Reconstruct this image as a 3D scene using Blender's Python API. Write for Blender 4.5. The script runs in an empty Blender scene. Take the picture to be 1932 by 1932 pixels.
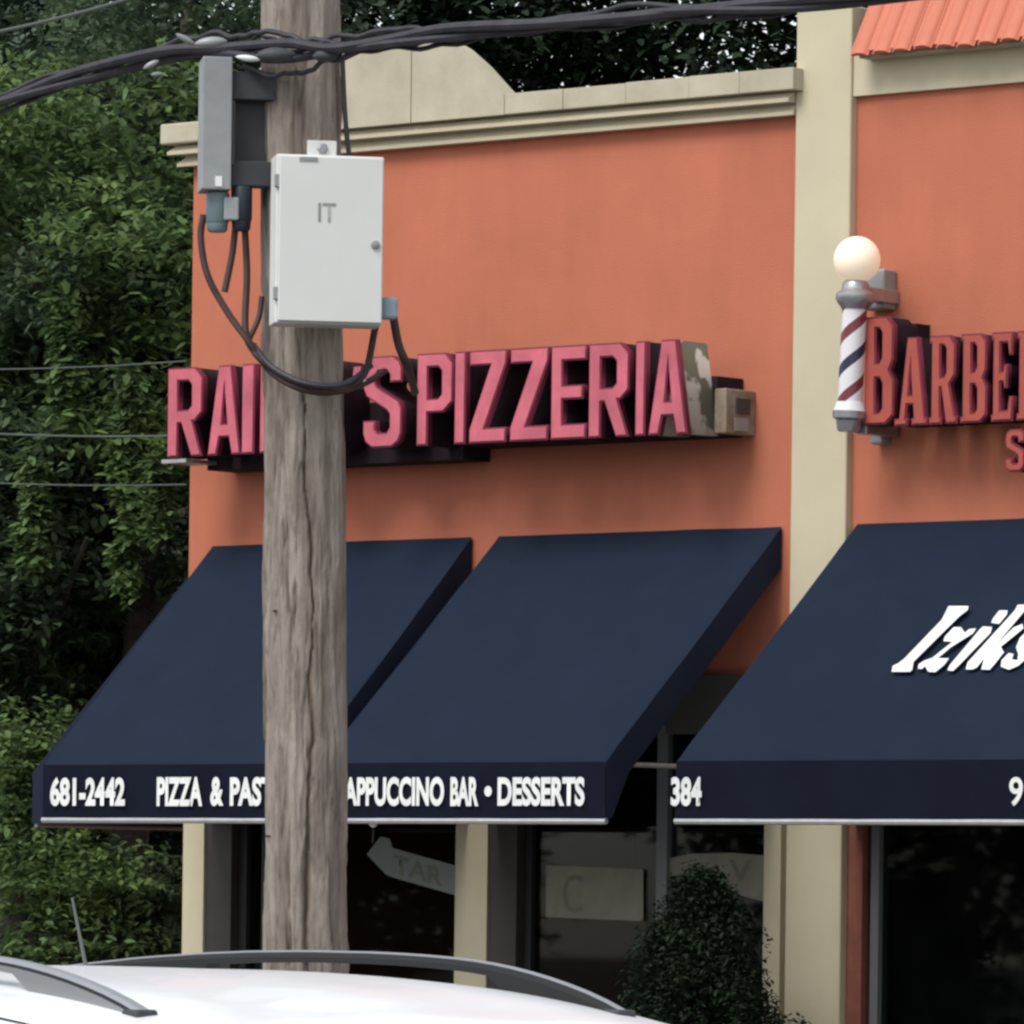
import bpy, bmesh, math, random
import numpy as np
from mathutils import Vector, Matrix, noise
random.seed(7); RNG = np.random.default_rng(11)
scene = bpy.context.scene
COL = scene.collection
R_ = math.radians
# ------------------------------------------------------------------ camera
FPX, SZ = 12340.0, 1932.0            # focal length and picture size in the same unit
YAW, ROLL, EYE = R_(40), 0.013, 1.75
SHIFT = (1701 - 966) / SZ
VD = Vector((-math.sin(YAW), math.cos(YAW), 0)); VR = Vector((math.cos(YAW), math.sin(YAW), 0))
CAM = Vector((21.9355, -23.6325, EYE))
cd = bpy.data.cameras.new('camera'); cam = bpy.data.objects.new('camera', cd); COL.objects.link(cam)
cd.sensor_width = 36; cd.lens = 36 * FPX / SZ; cd.clip_end = 800; cd.shift_y = SHIFT
cam.location = CAM
cam.rotation_mode = 'QUATERNION'
base = Matrix((VR, Vector((0, 0, 1)), -VD)).transposed().to_quaternion()
cam.rotation_quaternion = base @ Matrix.Rotation(ROLL, 3, 'Z').to_quaternion()
scene.camera = cam
def ray(px, py):
    u = px - SZ/2; v = SZ/2 + SHIFT*SZ - py
    c, s = math.cos(ROLL), math.sin(ROLL)
    u, v = c*u - s*v, s*u + c*v
    return VD + VR*(u/FPX) + Vector((0, 0, v/FPX))
def onY(px, py, Y):
    """point of the vertical plane y = Y (parallel to the shop fronts) seen at a place of the picture"""
    r = ray(px, py); return CAM + r*((Y - CAM.y)/r.y)
def deep(px, py, dist):
    return CAM + ray(px, py)*dist
# ------------------------------------------------------------------ sky, sun, exposure
SUN_EL, SUN_AZ = R_(52), R_(184)      # azimuth clockwise from +Y
w = bpy.data.worlds.new('World'); scene.world = w; w.use_nodes = True
nt = w.node_tree; bg = nt.nodes['Background']
sky = nt.nodes.new('ShaderNodeTexSky'); sky.sky_type = 'NISHITA'; sky.sun_disc = False
sky.sun_elevation = SUN_EL; sky.sun_rotation = SUN_AZ; sky.dust_density = 1.0; sky.air_density = 1.2; sky.ozone_density = 1
hs = nt.nodes.new('ShaderNodeHueSaturation'); hs.inputs['Saturation'].default_value = 0.3
nt.links.new(sky.outputs[0], hs.inputs['Color']); nt.links.new(hs.outputs[0], bg.inputs[0])
bg.inputs[1].default_value = 0.115
sl = bpy.data.lights.new('sun', 'SUN'); sl.energy = 1.5; sl.angle = R_(30); sl.color = (1, .97, .92)
so = bpy.data.objects.new('sun', sl); COL.objects.link(so)
sdir = Vector((math.sin(SUN_AZ)*math.cos(SUN_EL), math.cos(SUN_AZ)*math.cos(SUN_EL), math.sin(SUN_EL)))
so.rotation_mode = 'QUATERNION'; so.rotation_quaternion = sdir.to_track_quat('Z', 'Y'); so.location = (6, -12, 20)
vs = scene.view_settings
vs.view_transform = 'Standard'; vs.look = 'None'; vs.gamma = 1; vs.use_curve_mapping = False; vs.exposure = 0.84
scene.render.engine = 'CYCLES'
scene.cycles.use_denoising = True
scene.cycles.max_bounces = 6; scene.cycles.transparent_max_bounces = 12
scene.cycles.filter_width = 2.6
# ------------------------------------------------------------------ helpers
def mat(name, col, rough=.7, var=0.0, vscale=6.0, bump=0.0, bscale=60.0, metal=0, spec=.4, stretch=(1,1,1), col2=None, detail=5, coat=0, sharp=.18, streak=0, emit=None, estr=0, island=0):
    m = bpy.data.materials.new(name); m.use_nodes = True
    n, l = m.node_tree.nodes, m.node_tree.links
    b = n['Principled BSDF']
    b.inputs['Base Color'].default_value = (*col, 1); b.inputs['Roughness'].default_value = rough
    b.inputs['Metallic'].default_value = metal; b.inputs['Specular IOR Level'].default_value = spec
    b.inputs['Coat Weight'].default_value = coat
    if emit: b.inputs['Emission Color'].default_value = (*emit, 1); b.inputs['Emission Strength'].default_value = estr
    tc = n.new('ShaderNodeTexCoord'); mp = n.new('ShaderNodeMapping'); mp.inputs['Scale'].default_value = stretch
    l.new(tc.outputs['Object'], mp.inputs['Vector'])
    last = None
    if var or col2:
        nz = n.new('ShaderNodeTexNoise'); nz.inputs['Scale'].default_value = vscale; nz.inputs['Detail'].default_value = detail
        nz.inputs['Roughness'].default_value = .62
        l.new(mp.outputs[0], nz.inputs['Vector'])
        rp = n.new('ShaderNodeValToRGB'); rp.color_ramp.elements[0].position = .5-sharp; rp.color_ramp.elements[1].position = .5+sharp
        c1 = tuple(max(0, c*(1-var)) for c in col) if not col2 else col
        c2 = tuple(c*(1+var) for c in col) if not col2 else col2
        rp.color_ramp.elements[0].color = (*c1, 1); rp.color_ramp.elements[1].color = (*c2, 1)
        l.new(nz.outputs['Fac'], rp.inputs['Fac']); last = rp.outputs['Color']
    if streak:
        # faint rain streaks and grime running down the surface
        ms = n.new('ShaderNodeMapping'); ms.inputs['Scale'].default_value = (2.2, 2.2, .3); l.new(tc.outputs['Object'], ms.inputs['Vector'])
        ns_ = n.new('ShaderNodeTexNoise'); ns_.inputs['Scale'].default_value = 1.6; ns_.inputs['Detail'].default_value = 7; ns_.inputs['Roughness'].default_value = .7
        l.new(ms.outputs[0], ns_.inputs['Vector'])
        hm = n.new('ShaderNodeHueSaturation'); mr_ = n.new('ShaderNodeMapRange'); mr_.inputs['From Min'].default_value = .35; mr_.inputs['From Max'].default_value = .6
        mr_.inputs['To Min'].default_value = 1-2*streak; mr_.inputs['To Max'].default_value = 1+streak*.3
        l.new(ns_.outputs['Fac'], mr_.inputs['Value']); l.new(mr_.outputs[0], hm.inputs['Value'])
        if last: l.new(last, hm.inputs['Color'])
        else: hm.inputs['Color'].default_value = (*col, 1)
        last = hm.outputs['Color']
    if island:
        g = n.new('ShaderNodeNewGeometry'); h = n.new('ShaderNodeHueSaturation')
        mr = n.new('ShaderNodeMapRange'); mr.inputs['To Min'].default_value = 1-island; mr.inputs['To Max'].default_value = 1+island
        l.new(g.outputs['Random Per Island'], mr.inputs['Value']); l.new(mr.outputs[0], h.inputs['Value'])
        if last: l.new(last, h.inputs['Color'])
        else: h.inputs['Color'].default_value = (*col, 1)
        last = h.outputs['Color']
    if last: l.new(last, b.inputs['Base Color'])
    if bump:
        n2 = n.new('ShaderNodeTexNoise'); n2.inputs['Scale'].default_value = bscale; n2.inputs['Detail'].default_value = 6
        l.new(mp.outputs[0], n2.inputs['Vector'])
        bp = n.new('ShaderNodeBump'); bp.inputs['Strength'].default_value = bump; bp.inputs['Distance'].default_value = .02
        l.new(n2.outputs['Fac'], bp.inputs['Height']); l.new(bp.outputs[0], b.inputs['Normal'])
    return m
def glass_mat(name, tint=(.55,.6,.58), gloss=.5):
    m = bpy.data.materials.new(name); m.use_nodes = True
    n, l = m.node_tree.nodes, m.node_tree.links
    n.remove(n['Principled BSDF']); out = n['Material Output']
    t = n.new('ShaderNodeBsdfTransparent'); t.inputs[0].default_value = (*tint, 1)
    g = n.new('ShaderNodeBsdfGlossy'); g.inputs['Roughness'].default_value = .02; g.inputs[0].default_value = (gloss, gloss, gloss, 1)
    f = n.new('ShaderNodeFresnel'); f.inputs[0].default_value = 1.45
    mx = n.new('ShaderNodeMixShader')
    l.new(f.outputs[0], mx.inputs[0]); l.new(t.outputs[0], mx.inputs[1]); l.new(g.outputs[0], mx.inputs[2]); l.new(mx.outputs[0], out.inputs[0])
    return m
def wpos(o):
    p = Vector((0, 0, 0))
    while o is not None: p += o.location; o = o.parent
    return p
def bm_mesh(name, bm, m, smooth=False):
    bmesh.ops.recalc_face_normals(bm, faces=bm.faces)
    me = bpy.data.meshes.new(name); bm.to_mesh(me); bm.free()
    if smooth:
        me.polygons.foreach_set('use_smooth', [True]*len(me.polygons))
        if smooth != 'full': me.set_sharp_from_angle(angle=R_(38))
    for x in (m if isinstance(m, (list, tuple)) else [m]): me.materials.append(x)
    return me
def obj(name, bm, m, parent=None, smooth=False, local=False, loc=None):
    """links a bmesh (built in world coordinates unless local) as one object"""
    me = bm if isinstance(bm, bpy.types.Mesh) else bm_mesh(name, bm, m, smooth)
    o = bpy.data.objects.new(name, me); COL.objects.link(o)
    if parent is not None:
        if not local: me.transform(Matrix.Translation(-wpos(parent)))
        o.parent = parent
    elif not local:
        co = np.empty(len(me.vertices)*3, 'f'); me.vertices.foreach_get('co', co); co = co.reshape(-1, 3)
        c = Vector(((co[:,0].min()+co[:,0].max())/2, (co[:,1].min()+co[:,1].max())/2, co[:,2].min()))
        me.transform(Matrix.Translation(-c)); o.location = c
    if loc: o.location = loc
    return o
def tag(o, label=None, cat=None, group=None, kind=None):
    if label: o['label'] = label
    if cat: o['category'] = cat
    if group: o['group'] = group
    if kind: o['kind'] = kind
    return o
def thing(name, label, cat, loc=(0,0,0), group=None, rz=0):
    o = bpy.data.objects.new(name, None); o.empty_display_size = .1; COL.objects.link(o)
    o.location = loc; o.rotation_euler = (0, 0, rz)
    return tag(o, label, cat, group)
def box(bm, x0, x1, y0, y1, z0, z1, bev=0):
    vs_ = [bm.verts.new((x, y, z)) for x in (x0, x1) for y in (y0, y1) for z in (z0, z1)]
    fs = [bm.faces.new([vs_[i] for i in q]) for q in ((0,1,3,2),(4,6,7,5),(0,4,5,1),(2,3,7,6),(0,2,6,4),(1,5,7,3))]
    if bev:
        es = list({e for f in fs for e in f.edges})
        bmesh.ops.bevel(bm, geom=es, offset=bev, segments=2, affect='EDGES', profile=.5)
    return bm
def BX(*a, **k): return box(bmesh.new(), *a, **k)
def prism(bm, pts, vec):
    """closed polygon (list of Vectors) pushed along vec"""
    a = [bm.verts.new(p) for p in pts]; b = [bm.verts.new(Vector(p)+Vector(vec)) for p in pts]
    bm.faces.new(a); bm.faces.new(b[::-1]); n = len(a)
    for i in range(n): bm.faces.new((a[i], a[(i+1)%n], b[(i+1)%n], b[i]))
    return bm
def tube(bm, pts, r, seg=8, cap=True):
    pts = [Vector(p) for p in pts]; n = len(pts); rings = []
    rad = r if isinstance(r, (list, tuple)) else [r]*n
    up = None
    for i, p in enumerate(pts):
        t = (pts[min(i+1, n-1)] - pts[max(i-1, 0)]).normalized()
        if up is None:
            up = Vector((0,0,1)) if abs(t.z) < .9 else Vector((1,0,0))
        a = t.cross(up).normalized(); b = a.cross(t).normalized(); up = b
        rings.append([bm.verts.new(p + a*(math.cos(2*math.pi*k/seg)*rad[i]) + b*(math.sin(2*math.pi*k/seg)*rad[i])) for k in range(seg)])
    for i in range(n-1):
        for k in range(seg):
            bm.faces.new((rings[i][k], rings[i][(k+1)%seg], rings[i+1][(k+1)%seg], rings[i+1][k]))
    if cap: bm.faces.new(rings[0][::-1]); bm.faces.new(rings[-1])
    return bm
def lathe(bm, prof, seg=32, center=(0,0,0), axis=Vector((0,0,1))):
    """prof: list of (radius, height)"""
    q = axis.to_track_quat('Z', 'Y'); c = Vector(center); rings = []
    for r, h in prof:
        rings.append([bm.verts.new(c + q @ Vector((max(r, .0005)*math.cos(2*math.pi*k/seg), max(r, .0005)*math.sin(2*math.pi*k/seg), h))) for k in range(seg)])
    for i in range(len(rings)-1):
        for k in range(seg): bm.faces.new((rings[i][k], rings[i][(k+1)%seg], rings[i+1][(k+1)%seg], rings[i+1][k]))
    bm.faces.new(rings[0][::-1]); bm.faces.new(rings[-1])
    return bm
def smooth_path(pts, n=8):
    pts = [Vector(p) for p in pts]; out = []
    P = [2*pts[0]-pts[1]] + pts + [2*pts[-1]-pts[-2]]
    for i in range(1, len(P)-2):
        for k in range(n):
            t = k/n; a, b, c, d = P[i-1], P[i], P[i+1], P[i+2]
            out.append(.5*((2*b) + (c-a)*t + (2*a-5*b+4*c-d)*t*t + (3*b-a-3*c+d)*t**3))
    return out + [pts[-1]]
def text_mesh(s, offset=0.0, extrude=0.0, space=1.0, shear=0.0, bevel=0.0):
    cu = bpy.data.curves.new('text', 'FONT'); cu.body = s; cu.size = 1; cu.offset = offset; cu.extrude = extrude
    cu.space_character = space; cu.shear = shear; cu.resolution_u = 6; cu.bevel_depth = bevel
    o = bpy.data.objects.new('text', cu); COL.objects.link(o)
    dg = bpy.context.evaluated_depsgraph_get(); me = bpy.data.meshes.new_from_object(o.evaluated_get(dg))
    bpy.data.objects.remove(o); bpy.data.curves.remove(cu); me.materials.clear()
    return me
def bounds(me):
    co = np.empty(len(me.vertices)*3, 'f'); me.vertices.foreach_get('co', co); co = co.reshape(-1, 3)
    return co.min(0), co.max(0)
def place_text(me, m, x0, x1, z0, z1, y, ref=None):
    """fit flat lettering into a rectangle of the plane y; local z of the text -> -y"""
    lo, hi = ref if ref is not None else bounds(me)
    sx = (x1-x0)/(hi[0]-lo[0]); sz = (z1-z0)/(hi[1]-lo[1])
    T = Matrix(((sx,0,0,x0-lo[0]*sx),(0,0,-1,y),(0,sz,0,z0-lo[1]*sz),(0,0,0,1)))
    me.transform(T); me.materials.append(m); return me
# ------------------------------------------------------------------ materials
M = dict(
 stucco = mat('orange_stucco', (.47,.155,.092), .92, var=.06, vscale=1.8, bump=.22, bscale=130, spec=.15, streak=.03),
 beige = mat('beige_paint', (.53,.475,.34), .85, var=.05, vscale=2, bump=.08, bscale=110, streak=.015, spec=.2),
 beige_old = mat('weathered_beige', (.38,.35,.26), .9, col2=(.49,.45,.34), vscale=3.5, bump=.10, bscale=90, streak=.03, spec=.15),
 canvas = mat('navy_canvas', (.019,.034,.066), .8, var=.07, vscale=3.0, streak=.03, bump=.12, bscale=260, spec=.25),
 valance = mat('shaded_navy_valance', (.012,.016,.035), .85, var=.12, vscale=3.5, bump=.12, bscale=220, spec=.2),  # same fabric as the canvas, shade on upright faces put into the colour
 white_print = mat('white_print', (.72,.74,.72), .7, var=.10, vscale=14),
 alu = mat('silver_tube', (.45,.45,.46), .45, metal=.6, var=.1, vscale=20),
 darkframe = mat('brown_frame', (.04,.035,.032), .55, var=.15, vscale=6),
 blackframe = mat('black_frame', (.018,.018,.019), .5),
 grayframe = mat('gray_metal_frame', (.2,.21,.22), .45, metal=.4),
 brickred = mat('red_brown_trim', (.21,.07,.05), .8, var=.2, vscale=9),
 interior = mat('dark_interior', (.075,.085,.08), .9, var=.6, vscale=2.2),
 room = mat('room_paint', (.07,.068,.06), .9, var=.2, vscale=2),
 roofing = mat('roof_felt', (.09,.09,.09), .9, var=.2, vscale=3),
 asphalt = mat('asphalt', (.05,.05,.052), .9, var=.25, vscale=14, bump=.4, bscale=160),
 concrete = mat('concrete', (.3,.29,.27), .9, var=.14, vscale=5, bump=.3, bscale=80),
 kerb = mat('kerb_concrete', (.33,.32,.3), .9, var=.14, vscale=5),
 paint = mat('road_paint', (.7,.7,.67), .8, var=.12, vscale=9),
 soil = mat('soil', (.06,.05,.035), .95, var=.3, vscale=6),
 tile = mat('terracotta_roof', (.52,.17,.105), .7, var=.06, vscale=5, spec=.3),
 face_pink = mat('pink_acrylic', (.52,.12,.16), .55, var=.2, vscale=5, streak=.06, spec=.3),
 trim_mar = mat('maroon_trim', (.17,.022,.045), .6),
 ret_dark = mat('dark_return', (.020,.012,.017), .8, spec=.15, var=.3, vscale=9),
 ret_peel = mat('peeling_return', (.13,.125,.09), .85, col2=(.50,.46,.42), vscale=4.5, detail=3, sharp=.03),
 raceway = mat('raceway_paint', (.055,.042,.036), .7, var=.4, vscale=6),
 rust = mat('rusty_box', (.18,.115,.075), .8, col2=(.30,.27,.21), vscale=12),
 face_red = mat('red_acrylic', (.36,.075,.055), .5, var=.1, vscale=9, spec=.3),
 chrome = mat('brushed_chrome', (.42,.42,.44), .35, metal=.75, var=.1, vscale=15),
 graymetal = mat('galvanised', (.29,.30,.305), .5, metal=.25, var=.1, vscale=7),
 darkgray = mat('dark_gray_metal', (.045,.05,.055), .6, var=.15, vscale=8),
 hubblue = mat('pale_bluegray_plastic', (.24,.31,.35), .5, var=.1, vscale=12),
 bluegray = mat('bluegray_plastic', (.16,.215,.24), .5, var=.1, vscale=12),
 darkblue = mat('dark_blue_plastic', (.02,.028,.042), .5, var=.1, vscale=12),
 cabinet = mat('white_cabinet', (.66,.665,.64), .5, var=.03, vscale=3, streak=.008, spec=.4),
 inkgray = mat('gray_ink', (.26,.27,.26), .7),
 cable = mat('black_cable', (.034,.032,.040), .55, var=.3, vscale=15),
 cable_brown = mat('brown_cable', (.045,.022,.02), .6, var=.3, vscale=15),
 wire = mat('gray_wire', (.085,.10,.09), .7),
 bark = mat('bark', (.05,.042,.035), .95, var=.3, vscale=9, bump=.6, bscale=30),
 leaf = mat('leaf', (.055,.09,.052), .75, col2=(.115,.17,.085), vscale=1.3, island=.3, spec=.2),
 leaf_bright = mat('bright_leaf', (.06,.105,.045), .7, col2=(.15,.225,.075), vscale=1.3, island=.3, spec=.2),
 leaf_dark = mat('dark_leaf', (.036,.056,.042), .75, col2=(.065,.095,.06), vscale=.8, island=.4, spec=.2),
 leaf_deep = mat('evergreen_backlit_leaf', (.014,.024,.015), .9, col2=(.026,.040,.022), vscale=2.2, island=.3, spec=.04),  # evergreen shrub green; the back trees' backlit darkness is put into this colour
 white_car = mat('white_car_paint', (.80,.81,.82), .3, spec=.5, coat=.25),
 rail = mat('roof_rail', (.014,.015,.016), .6, metal=0, spec=.25),
 railtop = mat('rail_silver_highlight', (.36,.37,.385), .35, metal=.6),  # silver of the outer side, also the painted light on the rail top
 rubber = mat('rubber', (.02,.02,.02), .8),
 carglass = mat('car_glass', (.012,.015,.016), .06, spec=.5),
 lampglass = mat('lamp_glass', (.6,.6,.62), .1),
 rimmetal = mat('rim_metal', (.4,.4,.41), .3, metal=.8),
 paper = mat('sign_paper', (.225,.222,.175), .8, var=.12, vscale=7),
 paper_gray = mat('gray_sign_board', (.20,.225,.22), .8, var=.1, vscale=6),
 globe = mat('lit_globe', (.8,.72,.6), .3, emit=(1,.77,.50), estr=.20),
)
GL = glass_mat('shop_glass', (.70,.74,.72), .26)
# striped barber cylinder: helix of white, red, white, blue
def stripes():
    m = bpy.data.materials.new('barber_stripes'); m.use_nodes = True; n, l = m.node_tree.nodes, m.node_tree.links
    b = n['Principled BSDF']; b.inputs['Roughness'].default_value = .25
    tc = n.new('ShaderNodeTexCoord'); sp = n.new('ShaderNodeSeparateXYZ'); l.new(tc.outputs['Object'], sp.inputs[0])
    at = n.new('ShaderNodeMath'); at.operation = 'ARCTAN2'; l.new(sp.outputs['Y'], at.inputs[0]); l.new(sp.outputs['X'], at.inputs[1])
    dv = n.new('ShaderNodeMath'); dv.operation = 'DIVIDE'; l.new(at.outputs[0], dv.inputs[0]); dv.inputs[1].default_value = 2*math.pi
    zz = n.new('ShaderNodeMath'); zz.operation = 'DIVIDE'; l.new(sp.outputs['Z'], zz.inputs[0]); zz.inputs[1].default_value = .29
    sb = n.new('ShaderNodeMath'); sb.operation = 'SUBTRACT'; l.new(zz.outputs[0], sb.inputs[0]); l.new(dv.outputs[0], sb.inputs[1])
    ad = n.new('ShaderNodeMath'); ad.operation = 'ADD'; l.new(sb.outputs[0], ad.inputs[0]); ad.inputs[1].default_value = .74
    fr = n.new('ShaderNodeMath'); fr.operation = 'FRACT'; l.new(ad.outputs[0], fr.inputs[0])
    rp = n.new('ShaderNodeValToRGB'); cr = rp.color_ramp; cr.interpolation = 'CONSTANT'
    W, Rd, Bl = (.70,.69,.70,1), (.17,.03,.045,1), (.02,.025,.055,1)
    cr.elements[0].position = 0; cr.elements[0].color = W; cr.elements[1].position = .31; cr.elements[1].color = Rd
    e = cr.elements.new(.5); e.color = W; e = cr.elements.new(.81); e.color = Bl
    l.new(fr.outputs[0], rp.inputs[0]); l.new(rp.outputs[0], b.inputs['Base Color'])
    return m
M['stripes'] = stripes()
def translucent(m, f):
    n, l = m.node_tree.nodes, m.node_tree.links
    b = n['Principled BSDF']; t = n.new('ShaderNodeBsdfTranslucent'); src = b.inputs['Base Color'].links[0].from_socket
    l.new(src, t.inputs['Color']); mx = n.new('ShaderNodeMixShader'); mx.inputs[0].default_value = f
    l.new(b.outputs[0], mx.inputs[1]); l.new(t.outputs[0], mx.inputs[2]); l.new(mx.outputs[0], n['Material Output'].inputs[0])
for k in ('leaf', 'leaf_bright'): translucent(M[k], .35)
# weathered pole wood
def pole_mat():
    m = mat('weathered_pole', (.20,.168,.14), .95, col2=(.36,.318,.276), vscale=6.5, stretch=(1.5,1.5,.5), bump=.4, bscale=34, spec=.12)
    n, l = m.node_tree.nodes, m.node_tree.links
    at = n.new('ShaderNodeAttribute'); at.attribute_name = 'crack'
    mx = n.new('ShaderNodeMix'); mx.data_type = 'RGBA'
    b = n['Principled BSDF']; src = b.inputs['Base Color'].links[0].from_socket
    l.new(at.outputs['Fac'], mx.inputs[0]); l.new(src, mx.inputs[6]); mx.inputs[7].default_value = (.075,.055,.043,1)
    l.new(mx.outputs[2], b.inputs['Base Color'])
    return m
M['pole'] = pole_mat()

# ================================================================== SETTING
GZ = 0.0
bm = BX(-150, 150, -150, 150, -.5, -.14); g = obj('ground', bm, M['asphalt']); tag(g, kind='structure')
bm = BX(-60, 60, -15, -4.6, -.136, -.132); tag(obj('road', bm, M['asphalt']), kind='structure')
bm = BX(-60, 60, -4.62, -4.45, -.3, 0, bev=.015); tag(obj('kerb', bm, M['kerb']), kind='structure')
bm = BX(-60, 60, -4.45, -.001, -.3, -.004); tag(obj('pavement', bm, M['concrete']), kind='structure')
bm = BX(-60, -.02, 0, 40, -.3, -.03); tag(obj('soil_ground', bm, M['soil']), kind='structure')
bm = bmesh.new()
for k in range(-10, 11): box(bm, k*5, k*5+2, -9.7, -9.58, -.128, -.124)
tag(obj('road_markings', bm, M['paint']), kind='structure')

# ================================================================== PIZZERIA BUILDING
ZT, ZB, ZV = 3.475, 2.375, 2.11          # awning top on wall, valance top, valance bottom
XP0, XP1 = 3.765, 4.08                    # pilaster
WH = 2.62                                 # head of the shop windows
pz = thing('shop_building', 'orange stucco pizza shop with beige curved parapet and stepped cornice', 'building', (XP0/2, 4, 0))
obj('front_wall', BX(0, XP0-.002, 0, .25, WH, 5.47), M['stucco'], pz)
obj('side_wall', BX(0, .25, .252, 8, -.02, 5.47), M['stucco'], pz)
obj('rear_wall', BX(.252, XP0-.002, 7.75, 8, -.02, 5.47), M['stucco'], pz)
obj('roof', BX(.252, XP0-.002, .252, 7.748, 5.1, 5.2), M['roofing'], pz)
# cornice bands under the parapet
zc = 5.345
for z0, z1, pr in ((zc, zc+.050, .06), (zc+.056, zc+.104, .095)):
    bm = bmesh.new(); lo_x = (-pr, -pr, -pr+.035, -.001)
    pr_ = ((-.001, z0), (-pr, z0), (-pr, z0+.014), (-pr+.035, z1), (-.001, z1))
    a = [bm.verts.new((-abs(y)+.001, y, z)) for y, z in pr_]; b = [bm.verts.new((XP0-.004, y, z)) for y, z in pr_]
    bm.faces.new(a); bm.faces.new(b[::-1])
    for i in range(5): bm.faces.new((a[i], a[(i+1)%5], b[(i+1)%5], b[i]))
    obj('cornice_band', bm, M['beige'], pz)
obj('cornice_band', BX(-.03, XP0-.004, -.03, -.001, zc+.01, zc+.13), M['beige_old'], pz)
# parapet: coping stones on the low part, curved raised panels
PY0, PY1 = -.12, .2
zb, zt = 5.452, 5.552
def xat(px, py, y=PY0): return onY(px, py, y).x
cuts = [1.905, 2.33, 2.78, 3.22, 3.60]
cuts = [xat(p, 165) for p in (952, 1062, 1180, 1300, 1395, 1497)]
for i in range(len(cuts)-1):
    obj('coping_stone', BX(cuts[i]+.0008, cuts[i+1]-.0008, PY0+random.uniform(-.003,.003), PY1, zb, zt+random.uniform(-.006,.006), bev=.003), M['beige_old'], pz)
obj('coping_end', BX(cuts[-1]+.004, XP0-.006, -.035, PY1, zb-.07, zt-.02), M['beige_old'], pz)
def hump_pts():
    pts = []
    for px, py in ((952,180),(925,150),(900,122),(880,104),(862,88),(845,79),(825,75),(790,77),(741,83),(690,92),(640,102)):
        p = onY(px, py, PY0); pts.append((p.x, p.z))
    return pts
hp = hump_pts()
xj = xat(776, 150)
ztop = hp[6][1]; xtop = hp[6][0]
top_at = lambda x: ztop if x < xtop else float(np.interp(x, [p[0] for p in hp][::-1], [p[1] for p in hp][::-1]))
xL = xat(592, 150); xm = xat(700, 150)
def hump_panel(x0, x1, f):
    n = 14; xs = [x0+(x1-x0)*i/n for i in range(n+1)]
    bm = bmesh.new()
    pts = [Vector((x0, PY0, zb)), Vector((x1, PY0, zb))] + [Vector((x, PY0, f(x))) for x in xs[::-1]]
    return prism(bm, pts, (0, .11, 0))
right_end = cuts[0]-.003
ffr = lambda x: max(top_at(x), zb+.05)
sym_c = xat(676, 96)
ffl = lambda x: max(top_at(2*sym_c-x), zb+.05) if x < sym_c else ffr(x)
obj('parapet_panel', hump_panel(xj+.003, right_end, ffr), M['beige_old'], pz)
obj('parapet_panel', hump_panel(sym_c-.12, xj-.003, ffl), M['beige_old'], pz)
obj('parapet_panel', hump_panel(2*sym_c-right_end, sym_c-.126, ffl), M['beige_old'], pz)
xx = 2*sym_c-right_end-.006
obj('coping_stone', BX(-.12, xx, PY0, PY1, zb, zt, bev=.008), M['beige_old'], pz)
# pilaster between the shops
pl = obj('pilaster', BX(XP0, XP1, -.045, .3, -.02, onY(1570, 13, -.045).z, bev=.008), M['beige'], pz)
# posts and windows under the awnings (wall plane y = 0)
def X0(px): return onY(px, 1650, 0).x
obj('post', BX(-.002, X0(387), -.012, .2, -.02, WH-.002), M['beige'], pz)
obj('post', BX(X0(862), X0(922), -.012, .2, -.02, WH-.002), M['beige'], pz)
obj('post', BX(X0(1446), XP0-.048, -.02, .2, -.02, WH-.002), M['beige'], pz)
obj('post_groove', BX(XP0-.047, XP0-.001, .02, .2, -.02, WH-.002), M['beige_old'], pz)
obj('knee_wall', BX(X0(387)+.002, X0(862)-.002, .03, .2, -.02, .7), M['stucco'], pz)
obj('knee_wall', BX(X0(922)+.002, X0(1447)-.002, .03, .2, -.02, .7), M['stucco'], pz)
def window(xa, xb, z0, z1, fw, y, frame_m, parent, mull=()):
    bm = bmesh.new()
    box(bm, xa, xb, y-.03, y+.04, z1-fw, z1); box(bm, xa, xb, y-.03, y+.04, z0, z0+fw)
    box(bm, xa, xa+fw, y-.031, y+.041, z0+fw, z1-fw); box(bm, xb-fw, xb, y-.031, y+.041, z0+fw, z1-fw)
    wf = obj('window', bm, frame_m, parent)
    xs = [xa+fw] + [v for m_ in mull for v in m_] + [xb-fw]
    for m_ in mull: obj('mullion', BX(m_[0], m_[1], y-.035, y+.038, z0+fw, z1-fw), M['grayframe'] if len(m_) < 3 else M['darkframe'], wf)
    for i in range(0, len(xs), 2):
        obj('pane', BX(xs[i], xs[i+1], y, y+.008, z0+fw, z1-fw), GL, wf)
    return wf
obj('door_jamb', BX(X0(389), X0(436), .0, .12, .702, WH-.003), M['darkframe'], pz)
window(X0(438), X0(495), .702, WH-.004, .05, .08, M['blackframe'], pz)
window(X0(497), X0(860), .702, WH-.004, .035, .08, M['blackframe'], pz)
obj('door_jamb', BX(X0(924), X0(976), -.005, .14, .702, WH-.003), M['darkframe'], pz)
window(X0(978), X0(1446), .702, WH-.004, .04, .08, M['blackframe'], pz, mull=((X0(1226), X0(1246)),))
# room behind the glass
bm = bmesh.new()
box(bm, .26, XP0-.01, 3.2, 3.3, 0, 2.7); box(bm, .26, XP0-.01, .25, 3.2, 2.62, 2.72); box(bm, .26, XP0-.01, .25, 3.2, -.02, .02)
obj('shop_interior', bm, M['interior'], pz)

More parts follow.
